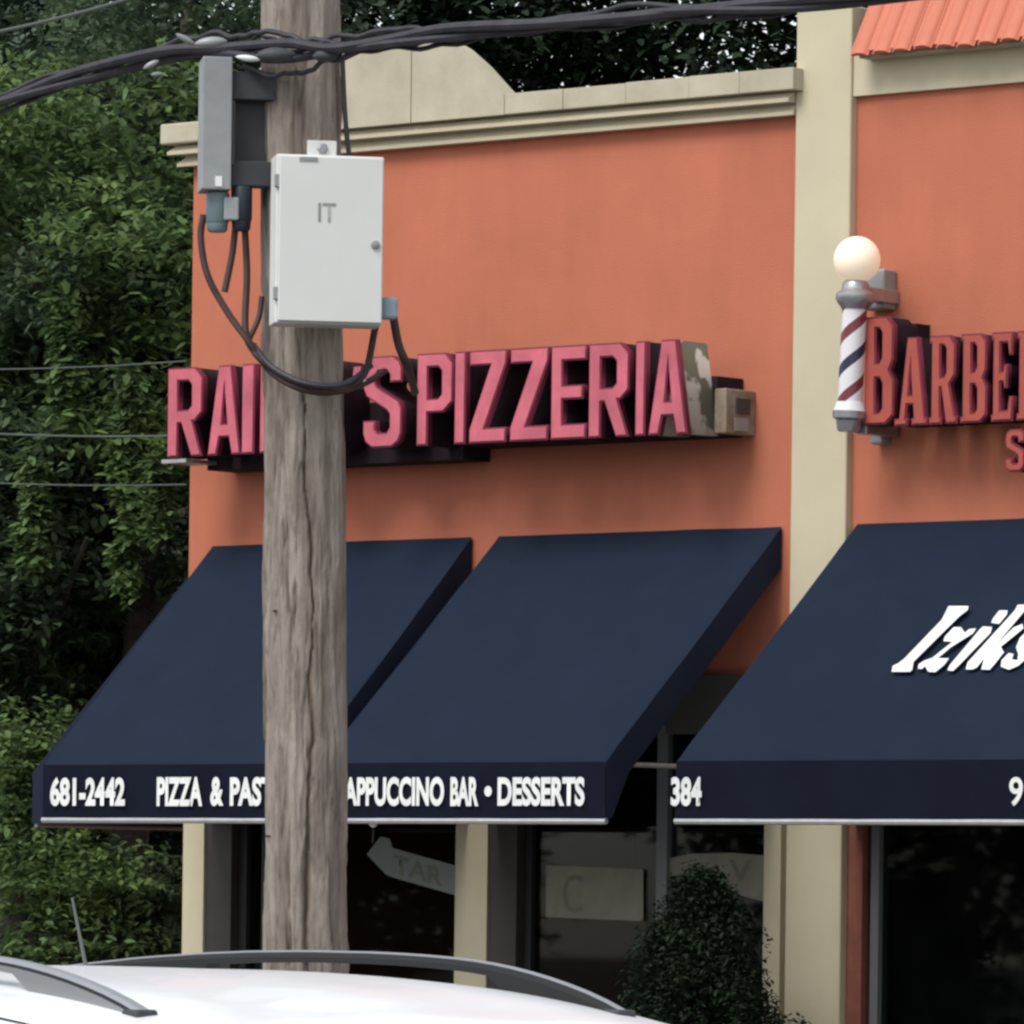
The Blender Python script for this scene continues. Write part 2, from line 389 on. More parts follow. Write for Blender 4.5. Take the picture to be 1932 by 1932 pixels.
# ================================================================== BARBER BUILDING
XB1 = 9.6
bb = thing('barber_building', 'orange stucco barber shop with terracotta tiled mansard roof', 'building', ((XP1+XB1)/2, 4, 0))
zf0 = onY(1640, 179, -.03).z; zf1 = onY(1640, 112, -.03).z
obj('front_wall', BX(XP1+.002, XB1, 0, .25, WH, zf0+.002), M['stucco'], bb)
obj('side_wall', BX(XB1-.25, XB1, .252, 8, -.02, 5.33), M['stucco'], bb)
obj('rear_wall', BX(XP1+.002, XB1-.252, 7.75, 8, -.02, 5.33), M['stucco'], bb)
obj('fascia', BX(XP1+.002, XB1+.05, -.03, .25, zf0, zf1+.05), M['beige'], bb)
# mansard of long barrel tiles
EY = -.13
e0 = onY(1612, 105, EY); EX, EZ = e0.x, e0.z
SL = R_(60); LEN = 1.55; sv = Vector((0, math.cos(SL), math.sin(SL))); nv = Vector((0, -math.sin(SL), math.cos(SL)))
deck = prism(bmesh.new(), [Vector((EX, EY, EZ))+nv*.004, Vector((XB1+.1, EY, EZ))+nv*.004, Vector((XB1+.1, EY, EZ))+nv*.03, Vector((EX, EY, EZ))+nv*.03], sv*LEN)
obj('roof', deck, M['tile'], bb)
obj('roof_soffit', BX(EX+.02, XB1+.08, EY+.01, .25, EZ-.012, EZ+.002), M['beige_old'], bb)
PITCH = .118; tm = None; k = 0
x = EX + .055
while x < XB1+.05:
    bm = bmesh.new(); N = 6; prof = [(-.050,.03)] + [(-.042*math.cos(math.pi*i/N), .03+.022*math.sin(math.pi*i/N)) for i in range(N+1)] + [(.050,.03)]
    a = [bm.verts.new(Vector((px_, 0, 0)) + nv*h - sv*.02) for px_, h in prof]; b_ = [bm.verts.new(Vector((px_, 0, 0)) + nv*h + sv*LEN) for px_, h in prof]
    for i in range(len(prof)-1): bm.faces.new((a[i], a[i+1], b_[i+1], b_[i]))
    bm.faces.new(a)
    if tm is None: tm = bm_mesh('roof_tile', bm, M['tile'], smooth=True)
    else: bm.free()
    t = bpy.data.objects.new('roof_tile', tm); COL.objects.link(t); t.parent = bb
    t.location = Vector((x+random.uniform(-.003,.003), EY, EZ)) - bb.location + nv*random.uniform(-.004,.004) - sv*random.uniform(0,.012)
    x += PITCH
obj('roof_top', BX(XP1+.01, XB1, .6, 8, EZ+LEN*math.sin(SL)-.1, EZ+LEN*math.sin(SL)), M['roofing'], bb)
# storefront under the barber awning
obj('brick_pier', BX(XP1+.002, X0(1627), .0, .2, -.02, WH-.002), M['brickred'], bb)
obj('knee_wall', BX(X0(1650)+.03, XB1-.3, .03, .2, -.02, .55), M['stucco'], bb)
xe = X0(1636)
window(xe, XB1-.3, .552, WH-.004, .045, .06, M['grayframe'], bb, mull=((6.6, 6.65), (8.0, 8.05)))
bm = bmesh.new()
box(bm, XP1+.05, XB1-.26, 3.0, 3.1, 0, 2.7); box(bm, XP1+.05, XB1-.26, .25, 3.0, 2.62, 2.72); box(bm, XP1+.05, XB1-.26, .25, 3.0, -.02, .02); box(bm, XP1+.05, XP1+.09, .25, 3.0, .02, 2.62)
obj('shop_interior', bm, M['interior'], bb)

# ================================================================== AWNINGS
def awning(label, x0, x1, p, gusset, words, slope_text=None, group='navy shop awnings'):
    t = thing('awning', label, 'awning', ((x0+x1)/2, 0, ZT), group)
    # canvas sheet with a slight sag between the frame ribs
    nx, ns = max(6, int((x1-x0)*9)), 14
    bm = bmesh.new(); grid = []
    A = Vector((0, -.012, ZT)); B = Vector((0, -p, ZB)); L = (B-A).length; dn = (B-A).normalized(); nn = Vector((0, -dn.z*-1, 0)); nn = Vector((0, dn.z, -dn.y))
    for i in range(nx+1):
        row = []
        for j in range(ns+1):
            u, v = i/nx, j/ns
            q = A.lerp(B, v); sag = -.016*math.sin(math.pi*v)*(.35+.65*abs(math.sin(math.pi*u*3))) + .004*noise.noise(Vector((u*5+x0, v*5, 1)))
            if v > .93: sag -= .006*(v-.93)/.07
            q = Vector((x0+(x1-x0)*u, q.y, q.z)) - nn*sag*(-1)
            row.append(bm.verts.new(q))
        grid.append(row)
    for i in range(nx):
        for j in range(ns): bm.faces.new((grid[i][j], grid[i+1][j], grid[i+1][j+1], grid[i][j+1]))
    r = bmesh.ops.solidify(bm, geom=bm.faces[:], thickness=.006)
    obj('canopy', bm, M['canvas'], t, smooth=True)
    bm = bmesh.new(); n = max(6, int((x1-x0)*8)); g0 = []
    for i in range(n+1):
        x = x0 + (x1-x0)*i/n; wv = .004*math.sin(i*1.7+x0)
        g0.append([bm.verts.new((x, -p-.003, ZB-.002)), bm.verts.new((x, -p-.004+wv*.4, (ZB+ZV)/2)), bm.verts.new((x, -p-.004+wv, ZV+.012))])
    for i in range(n):
        for j in range(2): bm.faces.new((g0[i][j], g0[i+1][j], g0[i+1][j+1], g0[i][j+1]))
    bmesh.ops.solidify(bm, geom=bm.faces[:], thickness=.006)
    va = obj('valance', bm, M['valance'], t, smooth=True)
    obj('bottom_bar', tube(bmesh.new(), [(x0-.005, -p+.004, ZV), (x1+.005, -p+.004, ZV)], .014, 8), M['alu'], t, smooth=True)
    for xs in (x0+.015, x1-.015):
        bm = tube(bmesh.new(), [(xs, -.03, ZB-.01), (xs, -p+.02, ZB-.01)], .011, 8)
        tube(bm, [(xs, -p+.02, ZB-.01), (xs, -p+.02, ZV+.01)], .011, 8)
        obj('frame_arm', bm, M['alu'], t, smooth=True)
    # end panels of the same canvas, in the navy darkened for shade
    for xs, sd in ((x0, 0), (x1, 1)):
        gz = gusset[sd]
        if gz is None: continue
        pts = [Vector((xs, -.012, ZT-.006)), Vector((xs, -p+.004, ZB-.006)), Vector((xs, -p+.004, ZV+.014)), Vector((xs, -.012, 0 if gz == 'hem' else gz))]
        if gz != 'hem' and gz < ZV: pts = [pts[0], pts[1], pts[2], Vector((xs, -.012, ZV+.014))]
        if gz == 'hem': pts = [Vector((xs, -.012, ZT-.006)), Vector((xs, -p+.004, ZB-.006)), Vector((xs, -p+.004, ZV+.014)), Vector((xs, -p+.05, ZV+.014)), Vector((xs, -p+.16, ZB-.05)), Vector((xs, -.012, ZT-.19))]  # hem made deeper to darken the shaded gap under the open end
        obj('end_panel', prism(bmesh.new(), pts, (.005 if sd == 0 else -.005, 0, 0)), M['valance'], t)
    for s, pa, pb in words:
        me = text_mesh(s, offset=.018 if s == '9' else .042, extrude=.0, space=1.0)
        xa, xb = onY(pa, 1500, -p).x, onY(pb, 1500, -p).x
        za, zb_ = onY((pa+pb)/2, 1521, -p).z, onY((pa+pb)/2, 1466, -p).z
        if s in ('•',): za, zb_ = onY(pa, 1503, -p).z, onY(pa, 1483, -p).z
        place_text(me, M['white_print'], xa, xb, za, zb_, -p-.016)
        obj('lettering', me, None, t)
    return t
XA0, XA1 = onY(393, 1040, 0).x, onY(894, 1012, 0).x
XC0, XC1 = onY(945, 1010, 0).x, onY(1478, 992, 0).x
XD0, XD1 = onY(1621, 990, 0).x, 8.9
PA, PD = 1.19, 1.30
awning('navy awning with phone number, leftmost of the shop fronts, behind the wooden pole', XA0+.04, XA1, PA-.01, (0, 0),
       [('681-2442', 99, 240), ('PIZZA', 300, 386), ('&', 401, 426), ('PASTA', 438, 546)])
awning('navy awning reading cappuccino bar and desserts, beside the wooden pole', XC0, XC1, PA+.07, (0, 'hem'),
       [('CAPPUCCINO', 632, 842), ('BAR', 854, 907), ('•', 918, 932), ('DESSERTS', 943, 1107)])
ad = awning('long navy awning with white script lettering over the barber shop', XD0, XD1, PD, (0, 0),
       [('384', 1270, 1328), ('9', 1908, 1934)])
# white script lettering lying on the sloping canvas of the barber awning
def slope_letters(parent, s, x0, hgt, v_base, p, wid):
    me = text_mesh(s, offset=.018, extrude=0, space=.98, shear=.12)
    lo, hi = bounds(me); A = Vector((0, -.012, ZT)); B = Vector((0, -p, ZB)); upv = (A-B).normalized(); nn = Vector((0, upv.z*-1, upv.y)); nn = Vector((0, -upv.z, upv.y))
    o3 = B + upv*v_base
    sx = wid/(hi[0]-lo[0]); sz = hgt/(hi[1]-lo[1])
    X = Vector((1, 0, 0))
    T = Matrix(((sx, 0, 0, x0-lo[0]*sx), (0, upv.y*sz, nn.y, o3.y-lo[1]*sz*upv.y+nn.y*.010), (0, upv.z*sz, nn.z, o3.z-lo[1]*sz*upv.z+nn.z*.010), (0,0,0,1)))
    me.transform(T); me.materials.append(M['white_print'])
    return obj('lettering', me, None, parent)
def slope_v(px, py, p):
    A = Vector((0, -.012, ZT)); B = Vector((0, -p, ZB)); up = (A-B).normalized(); n = Vector((0, -up.z, up.y))
    r = ray(px, py); t = (B-CAM).dot(n)/r.dot(n); q = CAM + r*t
    return q.x, (q-B).dot(up)
SCR = [  # outlines of the slanted script, read off the photograph in a magnified frame
 [(270,1025),(285,950),(350,920),(430,860),(900,370),(985,200),(1235,200),(1225,250),(1120,330),(545,900),(530,1000),(500,1025)],
 [(600,985),(610,930),(680,885),(780,850),(1030,650),(920,640),(940,580),(1050,465),(1140,465),(1190,535),(1240,490),(1330,480),(1290,545),(1010,720),(850,855),(990,855),(930,940),(820,1030),(730,1025),(690,955),(650,990)],
 [(970,1005),(1000,940),(1380,490),(1420,455),(1530,465),(1510,540),(1100,960),(1040,1015)],
 [(1520,410),(1540,360),(1620,255),(1725,255),(1715,310),(1620,425)],
 [(1200,995),(1225,905),(1820,250),(1850,185),(1980,180),(1950,250),(1590,674),(1800,470),(1910,425),(1925,480),(1640,712),(1680,780),(1570,920),(1500,1000),(1395,995),(1430,860),(1340,970),(1290,995)],
 [(1640,960),(1650,880),(1740,790),(1800,800),(1780,870),(1850,880),(1860,800),(1830,720),(1880,600),(1960,520),(2050,500),(2070,560),(2000,600),(1950,680),(1990,760),(1960,860),(1860,950),(1740,1000)],
]
A_ = Vector((0, -.012, ZT)); B_ = Vector((0, -PD, ZB)); up_ = (A_-B_).normalized(); nn_ = Vector((0, -up_.z, up_.y))
for pts in SCR:
    q = []
    for x, y in pts:
        r = ray((1740+x/6.273)*.9434, (1180+y/6.273)*.9434); c0 = B_+nn_*.012
        q.append(CAM + r*((c0-CAM).dot(nn_)/r.dot(nn_)))
    bm = bmesh.new(); f = bm.faces.new([bm.verts.new(p) for p in q]); bmesh.ops.triangulate(bm, faces=[f])
    obj('lettering', bm, M['white_print'], ad)
# awning on the side wall of the pizza shop, seen end on
st = thing('side_awning', 'narrow dark awning end on the left side wall of the pizza shop', 'awning', (-.6, .8, ZT), 'navy shop awnings')
SPR = -onY(64, 1440, .02).x; ZS = onY(347, 1083, .02).z
obj('canopy', prism(bmesh.new(), [Vector((-.004, .02, ZS)), Vector((-SPR, .02, ZB)), Vector((-SPR, .02, ZB-.008)), Vector((-.004, .02, ZS-.008))], (0, 2.2, 0)), M['canvas'], st)
obj('valance', BX(-SPR-.006, -SPR, .02, 2.22, ZV, ZB-.002), M['valance'], st)
obj('end_panel', prism(bmesh.new(), [Vector((-.004, .018, ZS-.004)), Vector((-SPR, .018, ZB-.004)), Vector((-SPR, .018, ZV)), Vector((-.004, .018, ZV))], (0, -.005, 0)), M['valance'], st)
obj('bottom_bar', tube(bmesh.new(), [(-SPR+.01, .03, ZV-.006), (-SPR+.01, 2.2, ZV-.006)], .012), M['alu'], st)


# block letters drawn as outlines in a unit box (outer contour first, then the counters)
def bowl(a, y0, y1, x1=.70): return [(a,y0),(x1-.10,y0),(x1,y0+.05),(x1,y1-.05),(x1-.10,y1),(a,y1)]
GLY = {
 'P': [[(0,0),(.29,0),(.29,.36),(.74,.36),(1,.47),(1,.89),(.78,1),(0,1)], bowl(.29,.50,.86)],
 'R': [[(0,0),(.29,0),(.29,.38),(.40,.38),(.70,0),(1,0),(.72,.40),(.80,.40),(1,.50),(1,.89),(.78,1),(0,1)], bowl(.29,.52,.86)],
 'A': [[(0,0),(.26,0),(.35,.2),(.65,.2),(.74,0),(1,0),(.68,1),(.32,1)], [(.405,.34),(.595,.34),(.5,.76)]],
 'I': [[(0,0),(1,0),(1,1),(0,1)]],
 'Z': [[(0,0),(1,0),(1,.15),(.40,.15),(1,.86),(1,1),(0,1),(0,.85),(.58,.85),(0,.14)]],
 'E': [[(0,0),(1,0),(1,.15),(.31,.15),(.31,.43),(.90,.43),(.90,.57),(.31,.57),(.31,.85),(1,.85),(1,1),(0,1)]],
 'M': [[(0,0),(.22,0),(.22,.62),(.5,.1),(.78,.62),(.78,0),(1,0),(1,1),(.80,1),(.5,.42),(.2,1),(0,1)]],
 'O': [[(.22,0),(.78,0),(1,.12),(1,.88),(.78,1),(.22,1),(0,.88),(0,.12)], [(.38,.15),(.62,.15),(.70,.2),(.70,.8),(.62,.85),(.38,.85),(.30,.8),(.30,.2)]],
 'S': [[(.24,0),(.76,0),(.93,.06),(1,.15),(1,.42),(.92,.50),(.36,.66),(.30,.70),(.30,.80),(.38,.85),(.62,.85),(.70,.80),(.70,.72),(1,.72),(1,.86),(.93,.94),(.76,1),(.24,1),(.07,.94),(0,.86),(0,.66),(.08,.57),(.62,.41),(.70,.36),(.70,.21),(.62,.15),(.38,.15),(.30,.20),(.30,.29),(0,.29),(0,.15),(.07,.06)]],
 # condensed slab letters of the barber sign
 'bB': [[(0,0),(.76,0),(1,.08),(1,.40),(.84,.5),(.97,.6),(.97,.92),(.74,1),(0,1),(0,.95),(.08,.95),(.08,.05),(0,.05)], [(.38,.09),(.56,.09),(.66,.14),(.66,.38),(.56,.44),(.38,.44)], [(.38,.56),(.54,.56),(.64,.62),(.64,.86),(.54,.91),(.38,.91)]],
 'bA': [[(-.08,0),(.34,0),(.34,.06),(.27,.06),(.33,.24),(.58,.24),(.62,.06),(.54,.06),(.54,0),(1.06,0),(1.06,.06),(.98,.06),(.68,1),(.36,1),(.08,.06),(-.08,.06)], [(.37,.33),(.55,.33),(.47,.72)]],
 'bR': [[(0,0),(.44,0),(.44,.06),(.38,.06),(.38,.42),(.46,.42),(.66,0),(1.04,0),(1.04,.06),(.96,.07),(.74,.45),(.96,.56),(.96,.90),(.74,1),(0,1),(0,.94),(.08,.94),(.08,.06),(0,.06)], [(.38,.52),(.56,.52),(.65,.58),(.65,.86),(.56,.91),(.38,.91)]],
 'bE': [[(0,0),(1,0),(1,.26),(.88,.26),(.80,.10),(.38,.10),(.38,.45),(.58,.45),(.62,.38),(.72,.38),(.72,.63),(.62,.63),(.58,.55),(.38,.55),(.38,.90),(.78,.90),(.86,.76),(.97,.76),(.97,1),(0,1),(0,.94),(.08,.94),(.08,.06),(0,.06)]],
 'bH': [[(0,0),(.40,0),(.40,.45),(.62,.45),(.62,0),(1,0),(1,1),(.62,1),(.62,.56),(.40,.56),(.40,1),(0,1)]],
 'bP': [[(0,0),(.44,0),(.44,.06),(.38,.06),(.38,.40),(.76,.40),(1,.52),(1,.90),(.76,1),(0,1),(0,.94),(.08,.94),(.08,.06),(0,.06)], [(.38,.50),(.56,.50),(.65,.56),(.65,.86),(.56,.91),(.38,.91)]],
}
GLY['bB'] = GLY['bB']; GLY['bS'] = GLY['S']; GLY['bO'] = GLY['O']
def glyph_mesh(key, w, h, x0, z0, y0, y1, grow, m):
    """outline of a letter in the plane y, w by h metres, pushed from y0 to y1; grow swells (or shrinks) the outline"""
    cu = bpy.data.curves.new('letter', 'CURVE'); cu.dimensions = '2D'; cu.fill_mode = 'BOTH'; cu.extrude = .5; cu.offset = grow
    for pts in GLY[key]:
        sp = cu.splines.new('POLY'); sp.points.add(len(pts)-1); sp.use_cyclic_u = True
        for p, (a, b) in zip(sp.points, pts): p.co = (a*w, b*h, 0, 1)
    o = bpy.data.objects.new('letter', cu); COL.objects.link(o)
    me = bpy.data.meshes.new_from_object(o.evaluated_get(bpy.context.evaluated_depsgraph_get()))
    bpy.data.objects.remove(o); bpy.data.curves.remove(cu); me.materials.clear()
    d = y1-y0
    me.transform(Matrix(((1,0,0,x0),(0,0,-d,(y0+y1)/2),(0,1,0,z0),(0,0,0,1)))); me.materials.append(m); return me
# ================================================================== PIZZERIA SIGN
YF = -.42; YR = -.20
sg = thing('channel_letter_sign', 'weathered pink channel letter pizzeria sign on the orange wall', 'sign', (1.9, YR, 3.9))
Z0, Z1 = 3.885, 4.31
LET = [('R',320,384),('A',396,457),('I',460,482),('M',494,569),('O',576,640),('S',689,760),('P',790,856),('I',861,880),('Z',889,957),
       ('Z',966,1036),('E',1043,1108),('R',1114,1188),('I',1202,1219),('A',1227,1299)]
for ch, a, b in LET:
    xa, xb = onY(a, 760, YF).x, onY(b, 760, YF).x
    last = (a == 1227)
    o = obj('letter', glyph_mesh(ch, xb-xa, Z1-Z0, xa, Z0, YF, YR, 0, M['ret_peel'] if last else M['ret_dark']), None, sg)
    if last: o['label'] = 'letter with peeling olive and white paint on its side'
    obj('trim', glyph_mesh(ch, xb-xa, Z1-Z0, xa, Z0, YF-.008, YF+.022, .003, M['trim_mar']), None, o)
    obj('face', glyph_mesh(ch, xb-xa, Z1-Z0, xa, Z0, YF-.014, YF-.009, -.005, M['face_pink']), None, o)
ap = onY(672, 712, YF); obj('apostrophe', prism(bmesh.new(), [Vector((ap.x-.03, YF, ap.z-.05)), Vector((ap.x, YF, ap.z-.05)), Vector((ap.x+.03, YF, ap.z+.05)), Vector((ap.x-.015, YF, ap.z+.05))], (0, .2, 0)), M['face_pink'], sg)
# raceways behind the letters
xr0, xr1 = onY(425, 880, YR).x, onY(868, 850, YR).x
xr2, xr3 = onY(905, 830, -.03).x-.12, onY(1421, 760, -.02).x
obj('raceway', BX(xr0-.12, xr1+.02, YR+.001, -.002, 3.83, 4.12), M['ret_dark'], sg)
xe2 = onY(1352, 770, YR).x
obj('raceway', BX(xr2, xe2, YR+.001, -.002, 3.89, 4.16, bev=.004), M['ret_dark'], sg)
eb = obj('end_box', BX(xe2+.002, xr3, YR-.02, -.002, 3.895, 4.10, bev=.006), M['rust'], sg)
obj('knockout', BX(xr3+.001, xr3+.008, -.15, -.05, 3.99, 4.06), M['darkgray'], eb)
obj('cover_plate', BX(xr3+.001, xr3+.006, -.16, -.06, 3.91, 3.97), M['graymetal'], eb)
pl0 = onY(310, 868, YF+.02).x; pl1 = onY(356, 866, YF+.02).x
obj('bracket', BX(pl0, pl1, YF, YR, Z0-.03, Z0-.012), M['alu'], sg)

# ================================================================== BARBER SIGN
bs = thing('channel_letter_sign', 'red channel letter barber sign beside the striped pole', 'sign', (5.5, -.1, 3.9))
YB, YBr = -.26, -.10
def bletter(ch, a, b, z0, z1, off=.016):
    xa, xb = onY(a, 720, YB).x, onY(b, 720, YB).x
    o = obj('letter', glyph_mesh('b'+ch, xb-xa, z1-z0, xa, z0, YB, YBr, .002, M['ret_dark']), None, bs)
    obj('trim', glyph_mesh('b'+ch, xb-xa, z1-z0, xa, z0, YB-.006, YB+.02, .005, M['trim_mar']), None, o)
    obj('face', glyph_mesh('b'+ch, xb-xa, z1-z0, xa, z0, YB-.012, YB-.007, -.003, M['face_red']), None, o)
zB0, zB1 = onY(1655, 799, YB).z, onY(1655, 600, YB).z
zs0, zs1 = onY(1800, 797, YB).z, onY(1800, 634, YB).z
bletter('B', 1631, 1687, zB0, zB1, .03)
for ch, a, b in (('A',1696,1748),('R',1757,1805),('B',1816,1863),('E',1874,1912),('R',1922,1970)): bletter(ch, a, b, zs0, zs1, .026)
zq0, zq1 = onY(1915, 888, YB).z, onY(1915, 812, YB).z
for ch, a, b in (('S',1902,1936),('H',1948,1986),('O',1996,2034),('P',2044,2082)): bletter(ch, a, b, zq0, zq1, .026)
obj('raceway', BX(onY(1700, 720, YBr).x, onY(1985, 720, YBr).x, YBr+.001, -.002, zs0+.10, zs1-.06), M['raceway'], bs)
obj('raceway', BX(onY(1915, 880, YBr).x, onY(2095, 880, YBr).x, YBr+.001, -.002, zq0+.06, zq1-.05), M['raceway'], bs)
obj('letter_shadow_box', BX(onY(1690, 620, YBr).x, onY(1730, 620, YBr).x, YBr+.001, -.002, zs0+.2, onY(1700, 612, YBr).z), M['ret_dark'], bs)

# ================================================================== BARBER POLE
YP = -.30
gb = onY(1617, 490, YP); pb = onY(1601, 815, YP)
bp = thing('barber_pole', 'striped barber pole with a lit round globe on the beige pilaster', 'barber pole', (pb.x, YP, pb.z))
ax = (gb-pb); ax.y = 0; ax = ax.normalized()
Lp = (gb-pb).length
hh = lambda py: (onY(1610, py, YP).z - pb.z)
def part_lathe(name, prof, m, seg=36):
    return obj(name, lathe(bmesh.new(), prof, seg, pb, ax), m, bp, smooth=True)
gr = .105
part_lathe('globe', [(gr*math.sin(math.pi*i/18), Lp-gr*math.cos(math.pi*i/18)) for i in range(19)], M['globe'])
z1c, z2c = hh(578), hh(772)
part_lathe('cap', [(.045, z1c+.118), (.06, z1c+.10), (.062, z1c+.075), (.086, z1c+.055), (.088, z1c+.03), (.078, z1c+.012), (.066, z1c-.002), (.06, z1c-.012)], M['chrome'])
cyl = bmesh.new(); lathe(cyl, [(.056, 0), (.056, z1c-z2c)], 40)
co = obj('cylinder', cyl, M['stripes'], bp, smooth=True, local=True); co.location = ax*z2c; co.rotation_mode = 'QUATERNION'; co.rotation_quaternion = ax.to_track_quat('Z', 'Y')
part_lathe('collar', [(.075, hh(778)), (.07, hh(772)), (.060, hh(758))], M['white_print'])
part_lathe('base', [(.045, 0), (.052, .01), (.058, .05), (.074, .062), (.076, .092), (.07, .096)], M['chrome'])
for py in (552, 805):
    c = onY(1612, py, YP)
    bm = BX(c.x-.03, c.x+.03, YP+.05, -.005, c.z-.03, c.z+.03, bev=.004)
    bk = obj('bracket', bm, M['chrome'], bp)
q = onY(1663, 548, -.03); obj('wall_plate', BX(q.x-.065, q.x+.065, -.10, -.002, q.z-.09, q.z+.09, bev=.01), M['graymetal'], bp)
q = onY(1663, 818, -.03); obj('wall_plate', BX(q.x-.035, q.x+.035, -.07, -.002, q.z-.05, q.z+.05, bev=.01), M['graymetal'], bp)

M['fadedink'] = mat('faded_ink', (.155,.16,.135), .8)
# ================================================================== THINGS IN THE SHOP WINDOWS
def pquad(name, px, Y, th, m, label, cat, group=None):
    pts = [onY(a, b, Y) for a, b in px]
    return tag(obj(name, prism(bmesh.new(), pts, (0, th, 0)), m), label, cat, group)
pquad('window_banner', ((1030,1632),(1213,1640),(1213,1738),(1030,1730)), .068, .006, M['paper'], 'pale paper banner hanging inside the dark window beside the shrub', 'banner')
bn = bpy.data.objects['window_banner']
me = text_mesh('C', offset=.0)
place_text(me, M['fadedink'], onY(1062, 1690, .066).x, onY(1100, 1690, .066).x, onY(1080, 1722, .066).z, onY(1080, 1650, .066).z, .066)
obj('lettering', me, None, bn)
pts = [(1252,1622),(1300,1611),(1380,1609),(1445,1614),(1445,1702),(1400,1690),(1340,1660),(1290,1650),(1252,1655)]
ab = pquad('arched_banner', pts, .07, .006, M['paper'], 'curved gray green banner in the window above the evergreen shrub', 'banner')
me = text_mesh('V', offset=.02); place_text(me, M['fadedink'], onY(1375, 1640, .068).x, onY(1418, 1640, .068).x, onY(1395, 1664, .068).z, onY(1395, 1622, .068).z, .068); obj('lettering', me, None, ab)
pts = [(692,1612),(718,1578),(735,1583),(740,1600),(862,1634),(862,1690),(740,1655),(728,1650)]
ar = pquad('arrow_reflection_board', pts, .066, .008, M['paper_gray'], 'gray arrow board for a tilted sign reflection in the window left of the post', 'sign')  # solid board modelled for a sign's reflection in the glass
me = text_mesh('TAR', offset=.02)
lo, hi = bounds(me); A = onY(742, 1645, .064); B = onY(835, 1672, .064)
ex = (B-A)/(hi[0]-lo[0]); ez = Vector((0,0,.085/(hi[1]-lo[1])))
me.transform(Matrix(((ex.x,0,0,A.x),(0,0,-1,.064),(ex.z,ez.z,0,A.z),(0,0,0,1)))); me.materials.append(M['fadedink']); obj('lettering', me, None, ar)
obj('hanger', tube(bmesh.new(), [onY(705, 1540, .07), onY(704, 1590, .07)], .006), M['wire'], ar)
q = onY(704, 1555, -.9); 
wl = tag(obj('awning_lamp', lathe(bmesh.new(), [(.012, .05), (.024, .04), (.026, .01), (.016, -.012), (.004, -.02)], 16, onY(704, 1553, -1.14)), M['white_print'], smooth=True), 'small white knob under the edge of the cappuccino awning', 'lamp')
# painted sign board on the wall above the door, under the awning
q0, q1 = onY(1262, 1275, -.012), onY(1330, 1385, -.012)
tag(obj('menu_board', BX(q0.x, onY(1410, 1330, -.02).x, -.03, -.003, q1.z, q0.z), M['room']), 'dim brown board on the wall beneath the right end of the cappuccino awning', 'board')

# ================================================================== UTILITY POLE
PDEP = 25.75
pc = deep(576, 1500, PDEP); PX, PY = pc.x, pc.y
RB, RT = .1655, .152
pole = thing('utility_pole', 'tall weathered wooden utility pole in front of the awnings', 'utility pole', (PX, PY, -.02))
ptop = deep(567, 60, PDEP); lean = Vector((ptop.x-PX, ptop.y-PY, 0))/(ptop.z-pc.z)
def pole_axis(z): return Vector((PX, PY, z)) + lean*(z-pc.z)
def pole_r(z): return RB + (RT-RB)*(z-1.5)/(6.0-1.5)
def pole_mesh():
    A0 = math.atan2(-VD.y, -VD.x) + .14
    seg = 170; zs = []; z = -.02
    while z < 8.6:
        zs.append(z); z += .016 if z < 6.2 else .08
    verts, crack, faces = [], [], []
    for z in zs:
        c = pole_axis(z); r0 = pole_r(z)
        for k in range(seg):
            a = 2*math.pi*k/seg; ca, sa = math.cos(a), math.sin(a)
            # long drying checks that follow the grain: ridged noise stretched upwards
            n1 = noise.noise(Vector((ca*2.6, sa*2.6, z*.75)))
            n2 = noise.noise(Vector((ca*5.2+7, sa*5.2, z*1.5+3)))
            n3 = noise.noise(Vector((ca*11, sa*11, z*5+9)))
            n4 = noise.noise(Vector((ca*24, sa*24, z*9+2)))
            mask = max(0, min(1, .25+2.2*noise.noise(Vector((ca*1.6+20, sa*1.6, z*.9)))))
            rg = max(0, 1-abs(n1+.30*n3+.1*n4)*9)*mask
            # the long split on the street side, running up from the ground
            da = (a - A0 - .34*noise.noise(Vector((5, 3, z*.9))) - .12*noise.noise(Vector((8, 1, z*4))) - .05*noise.noise(Vector((1, 1, z*14))) + math.pi) % (2*math.pi) - math.pi
            wd_ = (.07+.16*noise.noise(Vector((2, 9, z*1.9)))) * (1 if z < 3.0 else max(0, 1-(z-3.0)/.9))
            sp_ = max(0, 1-abs(da)/wd_)**.7 if wd_ > .004 else 0
            plate = noise.noise(Vector((ca*3.3, sa*3.3, z*1.5+50))) + .35*n3 + .12*n4
            pl_ = .0065*min(1, max(0, (plate-.02)*12)) + .0055*min(1, max(0, (plate-.30)*9))
            cr = min(1, rg*.8+sp_)
            r = r0 + pl_ + .0018*n3 + .0012*n4 - .018*cr - .006
            verts.append((c.x+ca*r-PX, c.y+sa*r-PY, z+.02))
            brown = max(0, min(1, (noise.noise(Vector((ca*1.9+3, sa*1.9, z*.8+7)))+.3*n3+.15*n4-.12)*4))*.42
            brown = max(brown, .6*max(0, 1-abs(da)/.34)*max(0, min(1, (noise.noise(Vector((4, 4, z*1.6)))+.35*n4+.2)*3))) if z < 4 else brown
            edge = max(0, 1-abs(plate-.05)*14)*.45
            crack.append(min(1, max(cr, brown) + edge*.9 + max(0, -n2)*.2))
    n = len(zs)
    for i in range(n-1):
        for k in range(seg): faces.append((i*seg+k, i*seg+(k+1)%seg, (i+1)*seg+(k+1)%seg, (i+1)*seg+k))
    faces.append(tuple(range((n-1)*seg, n*seg)))
    me = bpy.data.meshes.new('shaft'); me.from_pydata(verts, [], faces)
    me.polygons.foreach_set('use_smooth', [True]*len(me.polygons))
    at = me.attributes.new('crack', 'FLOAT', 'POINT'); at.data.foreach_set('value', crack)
    me.materials.append(M['pole']); return me
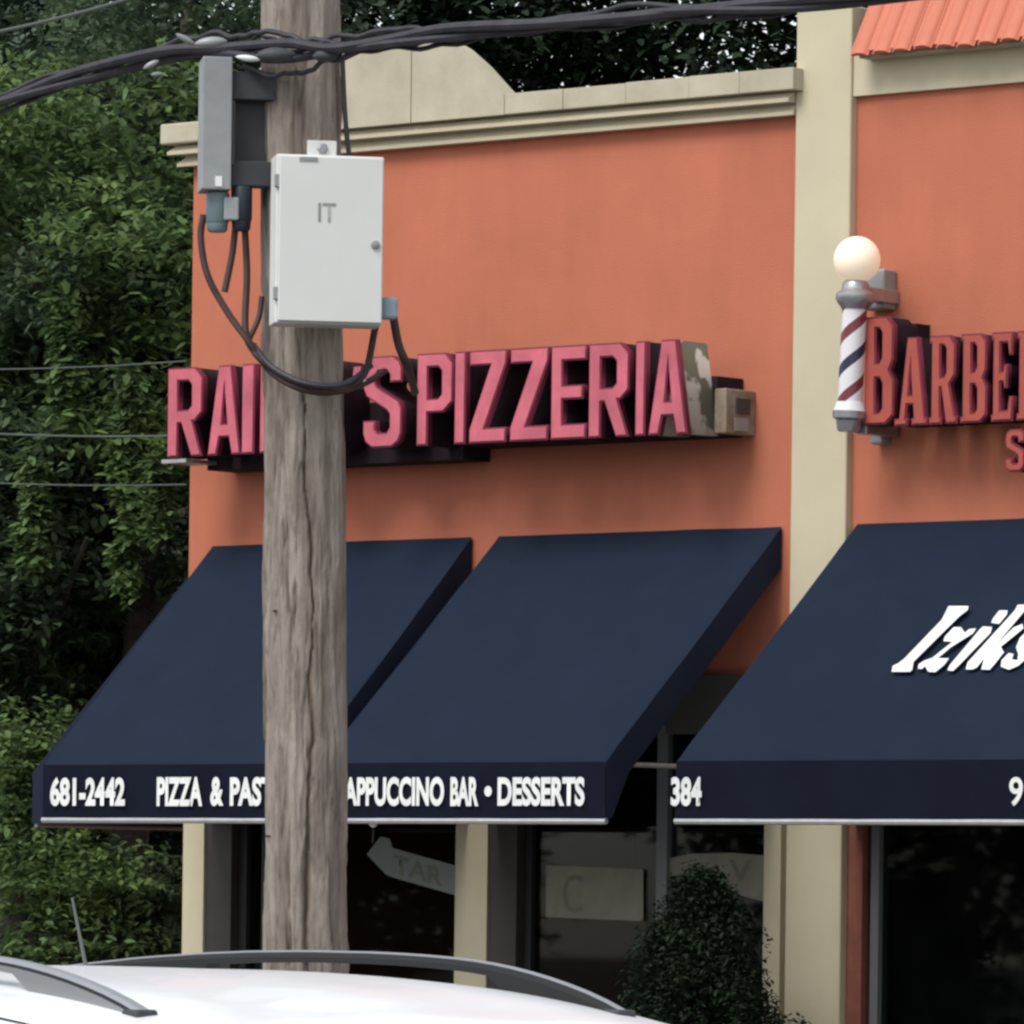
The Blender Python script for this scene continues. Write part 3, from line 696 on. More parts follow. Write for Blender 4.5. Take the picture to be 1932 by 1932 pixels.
sh = bpy.data.objects.new('shaft', pole_mesh()); COL.objects.link(sh); sh.parent = pole
for k in range(9):
    z = random.uniform(1.3, 5.6); a = math.atan2(-VD.y, -VD.x) + random.uniform(-1.1, 1.1); c = pole_axis(z); d = Vector((math.cos(a), math.sin(a), 0)); q = c + d*(pole_r(z)-.004)
    obj('nail', lathe(bmesh.new(), [(.0045, 0), (.0045, .016), (.001, .019)], 8, q, d), M['darkgray'], pole)
# thin ground wire down the right side of the pole
gw = []
for px, py in ((646,110),(650,200),(655,262),(660,300)): gw.append(deep(px, py, PDEP-.05))
tag(obj('ground_wire', tube(bmesh.new(), smooth_path(gw), .010), M['cable']), 'thin dark ground wire running down the right side of the pole', 'wire')

def camframe(px, py, dist, yaw=0):
    """frame at a point: x to the right along the picture, y away; turned by yaw about z"""
    o = deep(px, py, dist); c, s = math.cos(yaw), math.sin(yaw)
    x = VR*c - VD*s; y = VD*c + VR*s
    return o, x, y
def oriented(bm, o, x, y):
    bm.transform(Matrix(((x.x, y.x, 0, o.x),(x.y, y.y, 0, o.y),(0,0,1,o.z),(0,0,0,1)))); return bm
SC = FPX/ (PDEP-.32)                     # picture units per metre in front of the pole
# ---- white cabinet
YW = R_(10)
o, xv, yv = camframe(620, 612, PDEP-.40, -YW)
cbw, cbh, cbd = .42, 318/SC, .17
cb = thing('equipment_cabinet', 'white metal equipment cabinet bolted to the wooden pole', 'cabinet', o)
def cpart(name, bm, m, par=None, smooth=False): return obj(name, oriented(bm, o, xv, yv), m, par or cb, smooth=smooth)
cpart('body', BX(-cbw/2, cbw/2, 0, cbd, 0, cbh, bev=.006), M['cabinet'])
dr = cpart('door', BX(-cbw/2+.008, cbw/2-.006, -.022, -.002, .008, cbh-.008, bev=.004), M['cabinet'])
cpart('lock', lathe(bmesh.new(), [(.017, 0), (.017, .008), (.011, .012)], 20, (cbw/2-.035, -.022, cbh*.475), Vector((0,-1,0))), M['inkgray'], dr, True)
me = text_mesh('IT', offset=.012)
lo, hi = bounds(me); sx = .070/(hi[0]-lo[0]); sz = .074/(hi[1]-lo[1])
me.transform(Matrix(((sx,0,0,-.050-lo[0]*sx),(0,0,-1,-.0235),(0,sz,0,cbh-.262-lo[1]*sz),(0,0,0,1)))); me.transform(Matrix(((xv.x, yv.x, 0, o.x),(xv.y, yv.y, 0, o.y),(0,0,1,o.z),(0,0,0,1)))); me.materials.append(M['inkgray'])
obj('lettering', me, None, dr)
for hz_ in (.09, cbh-.13): cpart('hinge', BX(-cbw/2-.008, -cbw/2+.010, -.016, .012, hz_, hz_+.05, bev=.003), M['graymetal'])
cpart('nameplate', BX(-.125, -.055, -.0255, -.0225, cbh-.028, cbh-.012), M['inkgray'], dr)
tb = cpart('mounting_tab', BX(-.085, .03, .05, .06, cbh+.001, cbh+.062, bev=.003), M['cabinet'])
cpart('bolt', lathe(bmesh.new(), [(.022, 0), (.022, .008), (.014, .014)], 6, (-.026, .05, cbh+.03), Vector((0,-1,0))), M['graymetal'], tb)
cpart('hub_fitting', BX(cbw/2+.001, cbw/2+.066, .02, .08, .03, .115, bev=.012), M['hubblue'])
# ---- tall gray terminal housing left of the pole
DH = PDEP-.12
o, xv, yv = camframe(404, 362, DH, R_(-8)); s2 = FPX/DH
ht = (362-112)/s2; wd = 56/s2
th_ = thing('terminal_housing', 'tall narrow gray metal housing held off the left of the pole', 'utility box', o)
def tpart(name, bm, m, smooth=False): return obj(name, oriented(bm, o, xv, yv), m, th_, smooth=smooth)
tpart('housing', BX(-wd/2, wd/2, -.09, .09, 0, ht, bev=.005), M['graymetal'])
tpart('standoff', BX(wd/2+.001, wd/2+.15, .03, .075, .06, ht-.12), M['darkgray'])
tpart('standoff_arm', BX(wd/2+.001, wd/2+.17, -.05, .03, ht-.16, ht-.05, bev=.006), M['darkgray'])
tpart('standoff_arm', BX(wd/2+.001, wd/2+.16, -.05, .03, .02, .12, bev=.006), M['darkgray'])
tpart('side_shade_plate', BX(wd/2+.001, wd/2+.012, -.088, .088, .10, ht-.17), M['blackframe'])  # black sheet standing for the shade on the housing's right side
tpart('label', BX(-.005, .022, -.094, -.0905, .012, .052), M['white_print'])
# ---- connectors below the housing
cn = []
for (px, py0, py1, r, m, lb) in ((410, 362, 438, .046, 'bluegray', 'blue gray cable fitting under the tall gray housing, the left one'), (455, 352, 436, .042, 'darkblue', 'dark blue cable fitting under the tall gray housing, next to the pole')):
    a = deep(px, py1, DH-.01); h = (py1-py0)/s2
    t = thing('cable_fitting', lb, 'cable fitting', a, 'cable fittings below the gray housing')
    obj('sleeve', lathe(bmesh.new(), [(r*.9, h*.22), (r, h*.26), (r, h*.95), (r*.85, h)], 20, a), M[m], t, smooth=True)
    obj('gland', lathe(bmesh.new(), [(r*.7, 0), (r*.86, h*.05), (r*.92, h*.215)], 20, a), M['bluegray' if m == 'bluegray' else 'darkblue'], t, smooth=True)
q = deep(437, 395, DH-.03); 
tag(obj('junction_block', oriented(BX(-.03, .03, -.03, .03, -.045, .045, bev=.006), q, VR, VD), M['graymetal']), 'small pale gray junction block between the two cable fittings', 'utility box')
# ---- cables hanging from the fittings, wrapped round the front of the pole
def cable(pts, r, label, m='cable', group=None, name='cable'):
    P = smooth_path([deep(px, py, d) for px, py, d in pts], 8)
    return tag(obj(name, tube(bmesh.new(), P, r, 8), M[m], smooth=True), label, 'cable', group)
f = PDEP-.27; h = DH
cable([(384,405,h),(379,450,h),(392,520,h-.02),(430,590,h-.05),(470,645,h-.1),(510,700,f+.05),(560,731,f-.02),(615,741,f-.02),(660,730,f+.02),(690,700,f+.05),(706,628,f+.1),(714,590,f+.12)], .0135, 'long dark cable looping from the gray housing under the cabinet', 'cable_brown', 'cables looped across the pole')
cable([(444,430,h),(438,480,h),(424,550,h-.02)], .013, 'short dark cable end hanging loose between two longer cables', 'cable_brown')
cable([(462,430,h),(466,520,h),(463,620,h-.04),(480,665,h-.1),(520,700,f+.03),(580,732,f-.03),(640,738,f-.01),(690,722,f+.1),(725,700,f+.25)], .0135, 'dark cable dropping straight from the blue fitting then wrapping the pole', 'cable_brown', 'cables looped across the pole')
cable([(494,560,h+.02),(488,600,h),(468,645,h-.05)], .011, 'thin dark cable joining the looped cables at the left pole edge', 'cable_brown')
cable([(742,598,f+.1),(752,650,f+.08),(768,690,f+.1),(783,740,f+.3)], .0165, 'dark cable leaving the blue gray fitting at the right of the cabinet', 'cable_brown')
cable([(478,650,h-.09),(510,690,f+.02),(560,718,f-.05),(610,728,f-.06),(655,722,f-.02),(700,690,f+.1)], .012, 'black cable lying over the others round the pole front', 'cable', 'cables looped across the pole')
tg = deep(681, 713, f+.05); tag(obj('cable_clip', lathe(bmesh.new(), [(.012,-.016),(.019,-.012),(.019,.012),(.012,.016)], 14, tg), M['white_print'], smooth=True), 'small pale clip on the looped cables beside the sign letter', 'clip')
# ---- overhead cable bundle, one object per cable
YC = pole_axis(5.9).y - .26
main = [(-420,330),(-150,245),(0,192),(150,142),(330,96),(430,88),(500,88),(570,88),(640,86),(760,72),(900,55),(1100,38),(1300,20),(1520,4),(1900,-30),(2600,-95)]
desc = ['thick black overhead cable at the middle of the bundle crossing the pole', 'black overhead cable on the underside of the bundle crossing the pole', 'thin black overhead cable twisting round the bundle', 'upper black overhead cable of the bundle crossing the pole', 'sagging gray overhead cable lowest in the bundle', 'thin lashing cable winding loosely along the bundle', 'slack thin cable wandering above the bundle']
for i, (off, r, tw, mm) in enumerate(((0,.020,2,'cable'), (11,.016,5,'cable'), (4,.009,13,'cable'), (-13,.011,4,'cable'), (18,.010,6,'cable'), (7,.010,9,'cable'), (-7,.008,17,'cable'))):
    P = []
    base_ = smooth_path([onY(a, b, YC) for a, b in main], 10)
    for j, p in enumerate(base_):
        k = j/10; env = .9 if 380 > 0 else 1
        spread = 1.0 + .9*math.exp(-((j-62)/18.0)**2)
        ph = k*1.9 + tw
        sp = .35 + .65*math.exp(-((j-60)/45.0)**2)
        dz = -off/ 470.0*spread*sp + .008*math.sin(ph) + (.045*noise.noise(Vector((k*1.1, tw*3.7, 0)))+.018*noise.noise(Vector((k*3.1, tw*3.7, 5))) if r <= .012 else .012*noise.noise(Vector((k*.8, tw, 9))))
        dy = .012*math.cos(ph) + (i-2)*.012
        if i == 4: dz -= .035*math.exp(-((j-70)/9.0)**2)
        P.append(p + Vector((0, dy, dz)))
    st0 = (P[0]-P[4])/4; P = [P[0] + Vector((st0.x*k*14, 0, st0.z*k*14*max(-1, 1-k*.16))) for k in range(12, 0, -1)] + P
    tag(obj('overhead_cable', tube(bmesh.new(), P, r, 8), M[mm], smooth=True), desc[i], 'cable', 'overhead cables in the black bundle')
def lump(px, py, d, w_, hgt, ang, m, label, cat, name):
    c = deep(px, py, d); ax_ = (VR*math.cos(ang) + Vector((0,0,math.sin(ang))))
    n = 8; prof = [(hgt*math.sin(math.pi*i/n)**.6+.0005, -w_/2+w_*i/n) for i in range(n+1)]
    return tag(obj(name, lathe(bmesh.new(), prof, 12, c, ax_), M[m], smooth=True), label, cat)
dc = (onY(560, 90, YC)-CAM).dot(VD) - .06
lump(468, 110, dc-.02, .10, .012, -.12, 'white_print', 'bright white tag clipped to the black bundle left of the pole', 'cable tag', 'cable_tag')
lump(398, 80, dc+.08, .13, .022, .1, 'graymetal', 'gray splice clamp on top of the cable bundle left of the pole', 'splice clamp', 'splice_clamp')
lump(350, 74, dc+.1, .09, .012, -.5, 'paper_gray', 'pale strip sticking up from the bundle beside the splice clamp', 'cable tag', 'cable_tag')
lump(520, 104, dc-.06, .16, .03, .04, 'darkgray', 'dark cable splice lying against the pole front', 'splice', 'cable_splice')
lump(618, 104, dc-.06, .12, .028, .1, 'darkgray', 'dark lumpy splice at the right edge of the pole', 'splice', 'cable_splice')
lump(285, 122, dc+.14, .07, .012, .5, 'graymetal', 'small gray clamp on the cable bundle over the leaves', 'splice clamp', 'splice_clamp')
lump(296, 140, dc+.13, .05, .009, .1, 'paper_gray', 'tiny pale tag hanging beneath the bundle over the leaves', 'cable tag', 'cable_tag')
# thin wires
def wire(a, b, Y0_, Y1_, label, r=.006, sag=.05, m='wire', group='thin wires left of the shop'):
    A, B = onY(*a, Y0_), onY(*b, Y1_); A = A + (A-B)*.6
    P = [A.lerp(B, i/24) - Vector((0,0,sag*4*(i/24)*(1-i/24))) for i in range(25)]
    tag(obj('wire', tube(bmesh.new(), P, r, 6), M[m], smooth=True), label, 'wire', group)
wire((0,690),(352,681), .9, .3, 'thin gray wire above the sign letters in front of the leaves', .004, .02)
wire((0,812),(340,822), .9, .3, 'pale thin wire at the height of the sign letters', .0055, .02)
wire((0,905),(352,914), .9, .3, 'thin gray wire just below the sign in front of the leaves', .004, .02)
wire((0,52),(250,-4), -1.2, -1.2, 'gray wire rising across the dark leaves at the top left corner', .009, .02)
def wire2(a, b, Y, label, r):
    A, B = onY(*a, Y), onY(*b, Y); A2, B2 = A+(A-B)*.8, B+(B-A)*.8
    P = [A2.lerp(B2, i/24) for i in range(25)]
    tag(obj('wire', tube(bmesh.new(), P, r, 6), M['cable'], smooth=True), label, 'wire', 'dark wires above the shop parapet')

# ================================================================== TREES AND SHRUBS
def leaf_mesh(name, centers, m, size, per, spread, seed, drop=.0, cav=None):
    rng = np.random.default_rng(seed)
    c = np.repeat(np.asarray(centers, 'f'), per, axis=0); n = len(c)
    off = rng.normal(size=(n, 3)).astype('f'); rad = rng.random((n, 1))**.45
    off = off/np.linalg.norm(off, axis=1, keepdims=True)*rad*np.asarray(spread, 'f')
    p = c + off
    if cav:
        k_ = 2*np.pi/np.array(cav[0]); q = p*k_ + rng.uniform(0, 6, 3)
        f_ = np.sin(q[:,0]+1.4*np.sin(q[:,2]*.7))*np.sin(q[:,1]+1.2*np.sin(q[:,0]*.8)) + np.sin(q[:,2]+1.5*np.sin(q[:,1]*.6)+.8*np.sin(q[:,0]*1.3))
        keep = f_ + rng.normal(0, .18, len(p)) > cav[1]
        p = p[keep]; n = len(p)
    L = size*rng.uniform(.6, 1.35, (n, 1)); W = L*rng.uniform(.42, .62, (n, 1))
    az = rng.uniform(0, 2*np.pi, n); dip = rng.normal(.30, .42, n) + drop
    d = np.stack([np.cos(az)*np.cos(dip), np.sin(az)*np.cos(dip), -np.sin(dip)], 1)
    s = np.stack([-np.sin(az), np.cos(az), rng.normal(0, .35, n)], 1); s /= np.linalg.norm(s, axis=1, keepdims=True)
    u = np.cross(d, s)
    v = np.empty((n, 6, 3), 'f')
    v[:,0] = p; v[:,1] = p + d*L*.35 + s*W*.5 + u*W*.14; v[:,2] = p + d*L*.75 + s*W*.34 + u*W*.1
    v[:,3] = p + d*L; v[:,4] = p + d*L*.75 - s*W*.34 + u*W*.1; v[:,5] = p + d*L*.35 - s*W*.5 + u*W*.14
    idx = np.arange(n)[:, None]*6
    f = np.concatenate([idx+np.array([[0,1,2,3]]), idx+np.array([[0,3,4,5]])], 1).reshape(-1, 4)
    me = bpy.data.meshes.new(name); me.vertices.add(n*6); me.vertices.foreach_set('co', v.reshape(-1))
    me.loops.add(f.size); me.loops.foreach_set('vertex_index', f.reshape(-1).astype('i'))
    me.polygons.add(len(f)); me.polygons.foreach_set('loop_start', np.arange(0, f.size, 4).astype('i')); me.polygons.foreach_set('loop_total', np.full(len(f), 4, 'i'))
    me.update(); me.validate(); me.materials.append(m); return me
def clump_centres(n, rx, ry, rz, cz, seed, shell=.5, lobes=7):
    """points through an uneven crown made of several overlapping lobes"""
    rng = np.random.default_rng(seed); out = []
    lb = [(rng.uniform(-.55,.55)*rx, rng.uniform(-.55,.55)*ry, cz+rng.uniform(-.6,.6)*rz, rng.uniform(.38,.6)) for _ in range(lobes)]
    lb.append((0, 0, cz, .6))
    for i in range(n):
        l = lb[rng.integers(len(lb))]; d = rng.normal(size=3); d /= np.linalg.norm(d); r = l[3]*(shell+(1-shell)*rng.random()**.5)
        out.append((l[0]+d[0]*r*rx, l[1]+d[1]*r*ry, max(.15, l[2]+d[2]*r*rz)))
    return out
def tree(name, x, y, H, rx, ry, rz, cz, n, per, size, spread, m, label, cat, group, seed, lobes=7, trunk_r=.16, cav=None, extra=(), puff=None):
    rnd = random.Random(seed)
    t = thing(name, label, cat, (x, y, -.03), group)
    top = cz + rz*.5
    bm = tube(bmesh.new(), smooth_path([(0,0,-.1), (rnd.uniform(-.1,.1), rnd.uniform(-.1,.1), top*.35), (rnd.uniform(-.25,.25), rnd.uniform(-.2,.2), top*.7), (rnd.uniform(-.3,.3), rnd.uniform(-.3,.3), top)], 5),
              [trunk_r*(1-.8*i/15) for i in range(16)], 10)
    tr = obj('trunk', bm, M['bark'], t, smooth=True, local=True)
    for k in range(7):
        z0 = top*rnd.uniform(.3, .8); a = rnd.uniform(0, 6.28)
        e = Vector((math.cos(a)*rx*.7, math.sin(a)*ry*.7, z0+rnd.uniform(.3, 1.2)*rz*.5))
        b = tube(bmesh.new(), smooth_path([(0,0,z0), e*.5+Vector((0,0,z0*.5-.15*rz*.3)), e], 4), [trunk_r*.4*(1-.8*i/8) for i in range(9)], 6)
        obj('limb', b, M['bark'], tr, smooth=True, local=True)
    cc = clump_centres(n, rx, ry, rz, cz, seed, lobes=lobes)
    cme = puff_leaves('crown', cc, m, size, puff[0], puff[1], seed+1) if puff else leaf_mesh('crown', cc, m, size, per, spread, seed+1, cav=cav)
    if extra: 
        tw = leaf_mesh('creeper', [(a-x, b-y, c_) for a, b, c_ in extra], m, size, 60, (.07,.07,.10), seed+5)
        ob = bpy.data.objects.new('creeper', tw); COL.objects.link(ob); ob.parent = t; ob['kind'] = 'stuff'
    cr = bpy.data.objects.new('crown', cme); COL.objects.link(cr); cr.parent = t; cr['kind'] = 'stuff'
    return t
def puff_leaves(name, centres, m, size, n_per, rad, seed):
    """leaf clusters: each centre carries a rounded cluster, leaves mostly on its upper and outer shell, twigs of leaves hanging at its rim"""
    rng = np.random.default_rng(seed); pts = []
    for c in centres:
        r = rad*rng.uniform(.55, 1.25); n = int(n_per*(r/rad)**2)
        d = rng.normal(size=(n, 3)); d /= np.linalg.norm(d, axis=1, keepdims=True)
        d[:,2] = np.where(d[:,2] < -.15, d[:,2]*.35, d[:,2])
        lump_ = 1 + .28*np.sin(d[:,0]*5+c[0]*9)*np.sin(d[:,1]*5+c[1]*7) + .16*np.sin(d[:,2]*9+c[2]*5)
        q = np.asarray(c) + d*(r*lump_*rng.uniform(.72, 1.05, n))[:,None]*np.array((1.1, 1.1, .8))
        q[:,2] -= (rng.random(n) < .12)*rng.uniform(0, .35, n)*r/rad*.8
        pts.append(q)
    p = np.concatenate(pts).astype('f')
    return leaf_mesh(name, p, m, size, 1, (.001,.001,.001), seed+1)
def bush(name, x, y, rx, ry, rz, n, per, size, spread, m, label, seed, cone=False, group=None):
    t = thing(name, label, 'shrub', (x, y, -.03), group); rng = np.random.default_rng(seed)
    cc = []
    for i in range(n):
        h_ = rng.random()**(1.3 if cone else .9); wr = (1-h_)**.8 if cone else math.sin(min(1, .2+h_*.95)*math.pi)**.5
        a = rng.uniform(0, 6.28); r = wr*(rng.random()**.4)
        if cone: r *= 1+.32*math.sin(a*3+h_*5)*math.sin(h_*11+a)+.10*rng.normal()
        cc.append((math.cos(a)*r*rx, math.sin(a)*r*ry, .1+h_*rz))
    st_ = obj('stem', tube(bmesh.new(), [(0,0,-.05), (.02,0,rz*.4), (0,.02,rz*.8)], [.05,.035,.015], 8), M['bark'], t, smooth=True, local=True)
    c = bpy.data.objects.new('foliage', leaf_mesh('foliage', cc, m, size, per, spread, seed+1) if cone else puff_leaves('foliage', cc[:int(n*.6)], m, size, 300, .26, seed+1)); COL.objects.link(c); c.parent = t; c['kind'] = 'stuff'
    return t
# leafy wall of trees left of the shop: (px, y) of the trunk, height data
def gx(px, Y): return onY(px, 1500, Y).x
VINES = []      # hanging columns of creeper on the street side of the first tree
for px, y0, y1, Yv in ((240,690,1120,1.5),(292,840,1010,1.4),(120,560,760,1.6),(60,860,1080,1.5)):
    for k in range(int((y1-y0)/16)):
        q = onY(px+random.uniform(-14,14), y0+16*k, Yv); VINES += [(q.x, q.y, q.z)]*1
left = [ # px, Y, rx, ry, rz, cz, n, seed, mat, label
 (250, 2.6, 1.5, 1.3, 1.7, 4.6, 200, 21, 'leaf_bright', 'bright leafy tree just left of the pizza shop corner'),
 (20, 2.2, 1.4, 1.2, 1.8, 3.9, 200, 22, 'leaf', 'green tree at the left edge behind the overhead cables'),
 (330, 5.0, 1.8, 1.6, 2.2, 6.3, 220, 23, 'leaf', 'taller tree behind the tall gray housing on the pole'),
 (-160, 5.5, 2.0, 1.6, 2.4, 5.6, 220, 24, 'leaf_dark', 'dark green tree behind the leftmost leaves'),
 (120, 3.6, 1.9, 1.3, 1.9, 2.9, 330, 25, 'leaf', 'dark leafy tree low behind the pizza shop awning'),
]
for px, Y, rx, ry, rz, cz, n, sd, mm, lb in left:
    tree('tree', gx(px, Y), Y, cz+rz, rx, ry, rz, cz, int(n*.62), 0, .072, 0, M[mm], lb, 'tree', 'trees left of the pizza shop', sd, extra=VINES if sd == 21 else (), puff=(420, .34))
# low bushes at their feet
bush('shrub', gx(60, 1.5), 1.5, .75, .6, 2.55, 120, 220, .055, .22, M['leaf_bright'], 'bright green shrub beside the left end of the phone number awning', 31, group='shrubs left of the shop')
bush('shrub', gx(250, 2.3), 2.3, .8, .7, 1.75, 80, 200, .058, .24, M['leaf'], 'green shrub seen under the phone number awning', 32, group='shrubs left of the shop')
bush('shrub', gx(-130, 2.4), 2.4, .9, .7, 2.1, 80, 200, .058, .24, M['leaf'], 'shrub at the far left behind the white car roof', 33, group='shrubs left of the shop')
# dense row further back
for i, (px, Y, lb) in enumerate(((-300, 9.5, 'dark tree in the back row at the far left'), (60, 9.0, 'dark tree in the back row above the phone number awning'), (400, 10.0, 'dark tree in the back row behind the utility pole'))):
    tree('tree', gx(px, Y), Y, 9, 2.4, 1.8, 4.6, 4.4, 420, 80, .15, .5, M['leaf_dark'], lb, 'tree', 'dark trees behind the shops', 41+i, lobes=9)
for i, (px, Y, cz, n, lb) in enumerate(((760, 12.0, 7.4, 250, 'dark tree rising behind the curved parapet'), (1130, 12.5, 7.3, 210, 'dark tree with sky gaps behind the low parapet'), (1480, 12.0, 7.4, 240, 'dark tree behind the beige pilaster top'), (1900, 14.0, 7.4, 230, 'dark tree behind the terracotta roof'))):
    tree('tree', gx(px, Y), Y, 10, 2.2, 1.9, 2.6, cz, int(n*.95), 95, .11, .38, M['leaf_deep'], lb, 'tree', 'dark trees behind the shops', 51+i, lobes=9, cav=((1.5,1.5,.8), -.9))
# evergreen shrub in front of the window
sx_ = onY(1322, 1800, -.75)
bush('evergreen_shrub', sx_.x, -.75, 1.15, .6, onY(1275, 1650, -.75).z-.1, 560, 130, .029, .11, M['leaf_deep'], 'dark evergreen shrub in front of the shop window beside the pilaster', 61, cone=True)

cc = []  # unseen trees added across the street to darken the window reflections
for x, y, sd in ((-20, -22, 81), (-13, -24, 82), (-6.5, -21, 83), (0, -25, 84), (-17, -20, 86), (-24.5, -24, 87), (-9.5, -26, 88)):
    cc += [(a+x, b+y, c_) for a, b, c_ in clump_centres(190, 2.9, 2.2, 3.6, 4.0, sd, lobes=9)]
tl = bpy.data.objects.new('treeline', puff_leaves('treeline', cc, M['leaf'], .2, 150, .75, 85)); COL.objects.link(tl)
tag(tl, 'unseen trees added across the street to mirror in the dark shop windows', 'trees', kind='stuff')
# ================================================================== WHITE CAR
AY = R_(38)
FW = (VR*math.sin(AY) - VD*math.cos(AY)).normalized(); LF = Vector((-FW.y, FW.x, 0))
near_end = deep(277, 1888, 12.3)
RXF, RYW = .62, .58                      # rail front end in the car's frame
cxy = near_end - FW*RXF + LF*RYW
car = thing('white_suv', 'white sport utility car with gray roof rails in the foreground', 'car', (cxy.x, cxy.y, -.136), rz=math.atan2(FW.y, FW.x))
G = .136
def cubic(tab, x):
    xs = [a for a, b in tab]; ys = [b for a, b in tab]
    if x <= xs[0]: return ys[0]
    if x >= xs[-1]: return ys[-1]
    i = max(k for k in range(len(xs)-1) if xs[k] <= x); h_ = xs[i+1]-xs[i]; t = (x-xs[i])/h_
    m0 = (ys[i+1]-ys[max(i-1,0)])/(xs[i+1]-xs[max(i-1,0)]); j = min(i+2, len(xs)-1); m1 = (ys[j]-ys[i])/(xs[j]-xs[i])
    return (2*t**3-3*t*t+1)*ys[i] + (t**3-2*t*t+t)*h_*m0 + (-2*t**3+3*t*t)*ys[i+1] + (t**3-t*t)*h_*m1
zroof = near_end.z + G
T_roof = [(-2.3,1.1),(-2.285,1.3),(-2.2,zroof-.13),(-1.95,zroof-.075),(-1.5,zroof-.01),(-.9,zroof+.036),(-.3,zroof+.048),(.2,zroof+.032),(.62,zroof-.012),(.98,zroof-.085),(1.3,1.37),(1.62,1.16),(1.78,1.07),(2.1,1.0),(2.32,.88),(2.4,.62)]
T_half = [(-2.3,.74),(-2.1,.86),(-1.4,.93),(0,.94),(1.4,.93),(2.0,.86),(2.4,.66)]
T_belt = [(-2.3,.95),(-2.0,1.02),(0,1.0),(1.4,.97),(1.8,.95),(2.2,.86),(2.4,.6)]
T_rw = [(-2.3,.70),(-1.8,.70),(-1,.72),(0,.75),(.9,.735),(1.5,.70),(1.8,.76),(2.4,.6)]
def ring(x):
    w_, b_, r_, rw = (cubic(T, x) for T in (T_half, T_belt, T_roof, T_rw))
    b_ = min(b_, r_-.03)
    h_ = r_-b_
    half = [(w_*.86,.24),(w_*.97,.34),(w_,.62),(w_*.985,b_-.06),(w_*.96,b_), (rw+.06+(w_*.9-rw)*.12, b_+h_*.62),(rw+.015, r_-min(.085,h_*.32)),(rw-.05, r_-min(.035,h_*.15)),(rw*.62, r_-min(.006,h_*.05)),(rw*.3, r_),(0, r_+.004)]
    return half
def ring_pt(x, t, side):
    h_ = ring(x); n = len(h_)-1; u = min(max(t, 0), 1)*n; i = min(int(u), n-1); f_ = u-i
    P = lambda k: Vector((h_[max(0, min(n, k))])) if 0 <= k <= n else Vector((-h_[n-1][0], h_[n-1][1]))
    a, b, c, d = P(i-1), P(i), P(i+1), P(i+2)
    q = .5*((2*b)+(c-a)*f_+(2*a-5*b+4*c-d)*f_*f_+(3*b-a-3*c+d)*f_**3)
    return Vector((x, side*q.x, q.y))
xs = [-2.3+4.7*i/110 for i in range(111)]; NT = 56
bm = bmesh.new(); rows = []
for x in xs:
    r = [ring_pt(x, k/NT, 1) for k in range(NT+1)] + [ring_pt(x, k/NT, -1) for k in range(NT-1, -1, -1)]
    rows.append([bm.verts.new(p) for p in r])
for i in range(len(xs)-1):
    for k in range(len(rows[0])-1): bm.faces.new((rows[i][k], rows[i][k+1], rows[i+1][k+1], rows[i+1][k]))
    bm.faces.new((rows[i][-1], rows[i][0], rows[i+1][0], rows[i+1][-1]))
bm.faces.new(rows[0]); bm.faces.new(rows[-1][::-1])
obj('body', bm, M['white_car'], car, smooth=True, local=True)
def patch(name, x0, x1, t0, t1, side, m, off=.006, xf=None, both=False, nx=24, nt=14, par=None):
    bm = bmesh.new(); g_ = []
    for i in range(nx+1):
        row = []
        for k in range(nt+1):
            t = t0+(t1-t0)*k/nt
            xa_, xb_ = (x0, x1) if xf is None else xf(k/nt)
            x = xa_+(xb_-xa_)*i/nx
            if both:
                tt = k/nt*2-1; p = ring_pt(x, 1-(1-t0)*abs(tt), 1 if tt < 0 else -1)
                tsgn = 1 if tt < 0 else -1; pt = 1-(1-t0)*abs(tt)
            else: p = ring_pt(x, t, side); tsgn, pt = side, t
            e = .004
            du = ring_pt(x+e, pt, tsgn)-ring_pt(x-e, pt, tsgn); dv = ring_pt(x, min(1, pt+e), tsgn)-ring_pt(x, pt-e, tsgn)
            nn_ = du.cross(dv); nn_ = nn_.normalized() if nn_.length > 1e-9 else Vector((0,0,1))
            if nn_.dot(Vector((0, p.y, p.z-.8))) < 0: nn_ = -nn_
            row.append(bm.verts.new(p+nn_*off))
        g_.append(row)
    for i in range(nx):
        for k in range(nt): bm.faces.new((g_[i][k], g_[i+1][k], g_[i+1][k+1], g_[i][k+1]))
    return obj(name, bm, m, par or car, smooth='full', local=True)
for s in (1, -1):
    patch('side_window', -1.0, -.05, .44, .575, s, M['carglass'])
    patch('side_window', .02, 1.0, .44, .575, s, M['carglass'], xf=lambda v: (.02, 1.22-.36*v))
    patch('side_window', -1.75, -1.08, .44, .57, s, M['carglass'], xf=lambda v: (-1.85+.1*v, -1.08))
    patch('door_seam', -1.7, 1.02, .632, .638, s, M['rubber'], off=.003, nt=2)
    patch('headlight', 2.02, 2.3, .30, .385, s, M['lampglass'], nx=8, nt=6)
    patch('taillight', -2.27, -2.1, .33, .5, s, M['trim_mar'], nx=8, nt=8)
patch('windshield', 1.06, 1.6, .72, 1, 1, M['carglass'], both=True, nt=28)
patch('rear_window', -2.295, -2.24, .72, 1, 1, M['carglass'], both=True, nt=28)
patch('grille', 2.34, 2.39, .8, 1, 1, M['rubber'], both=True, nt=20, nx=6)
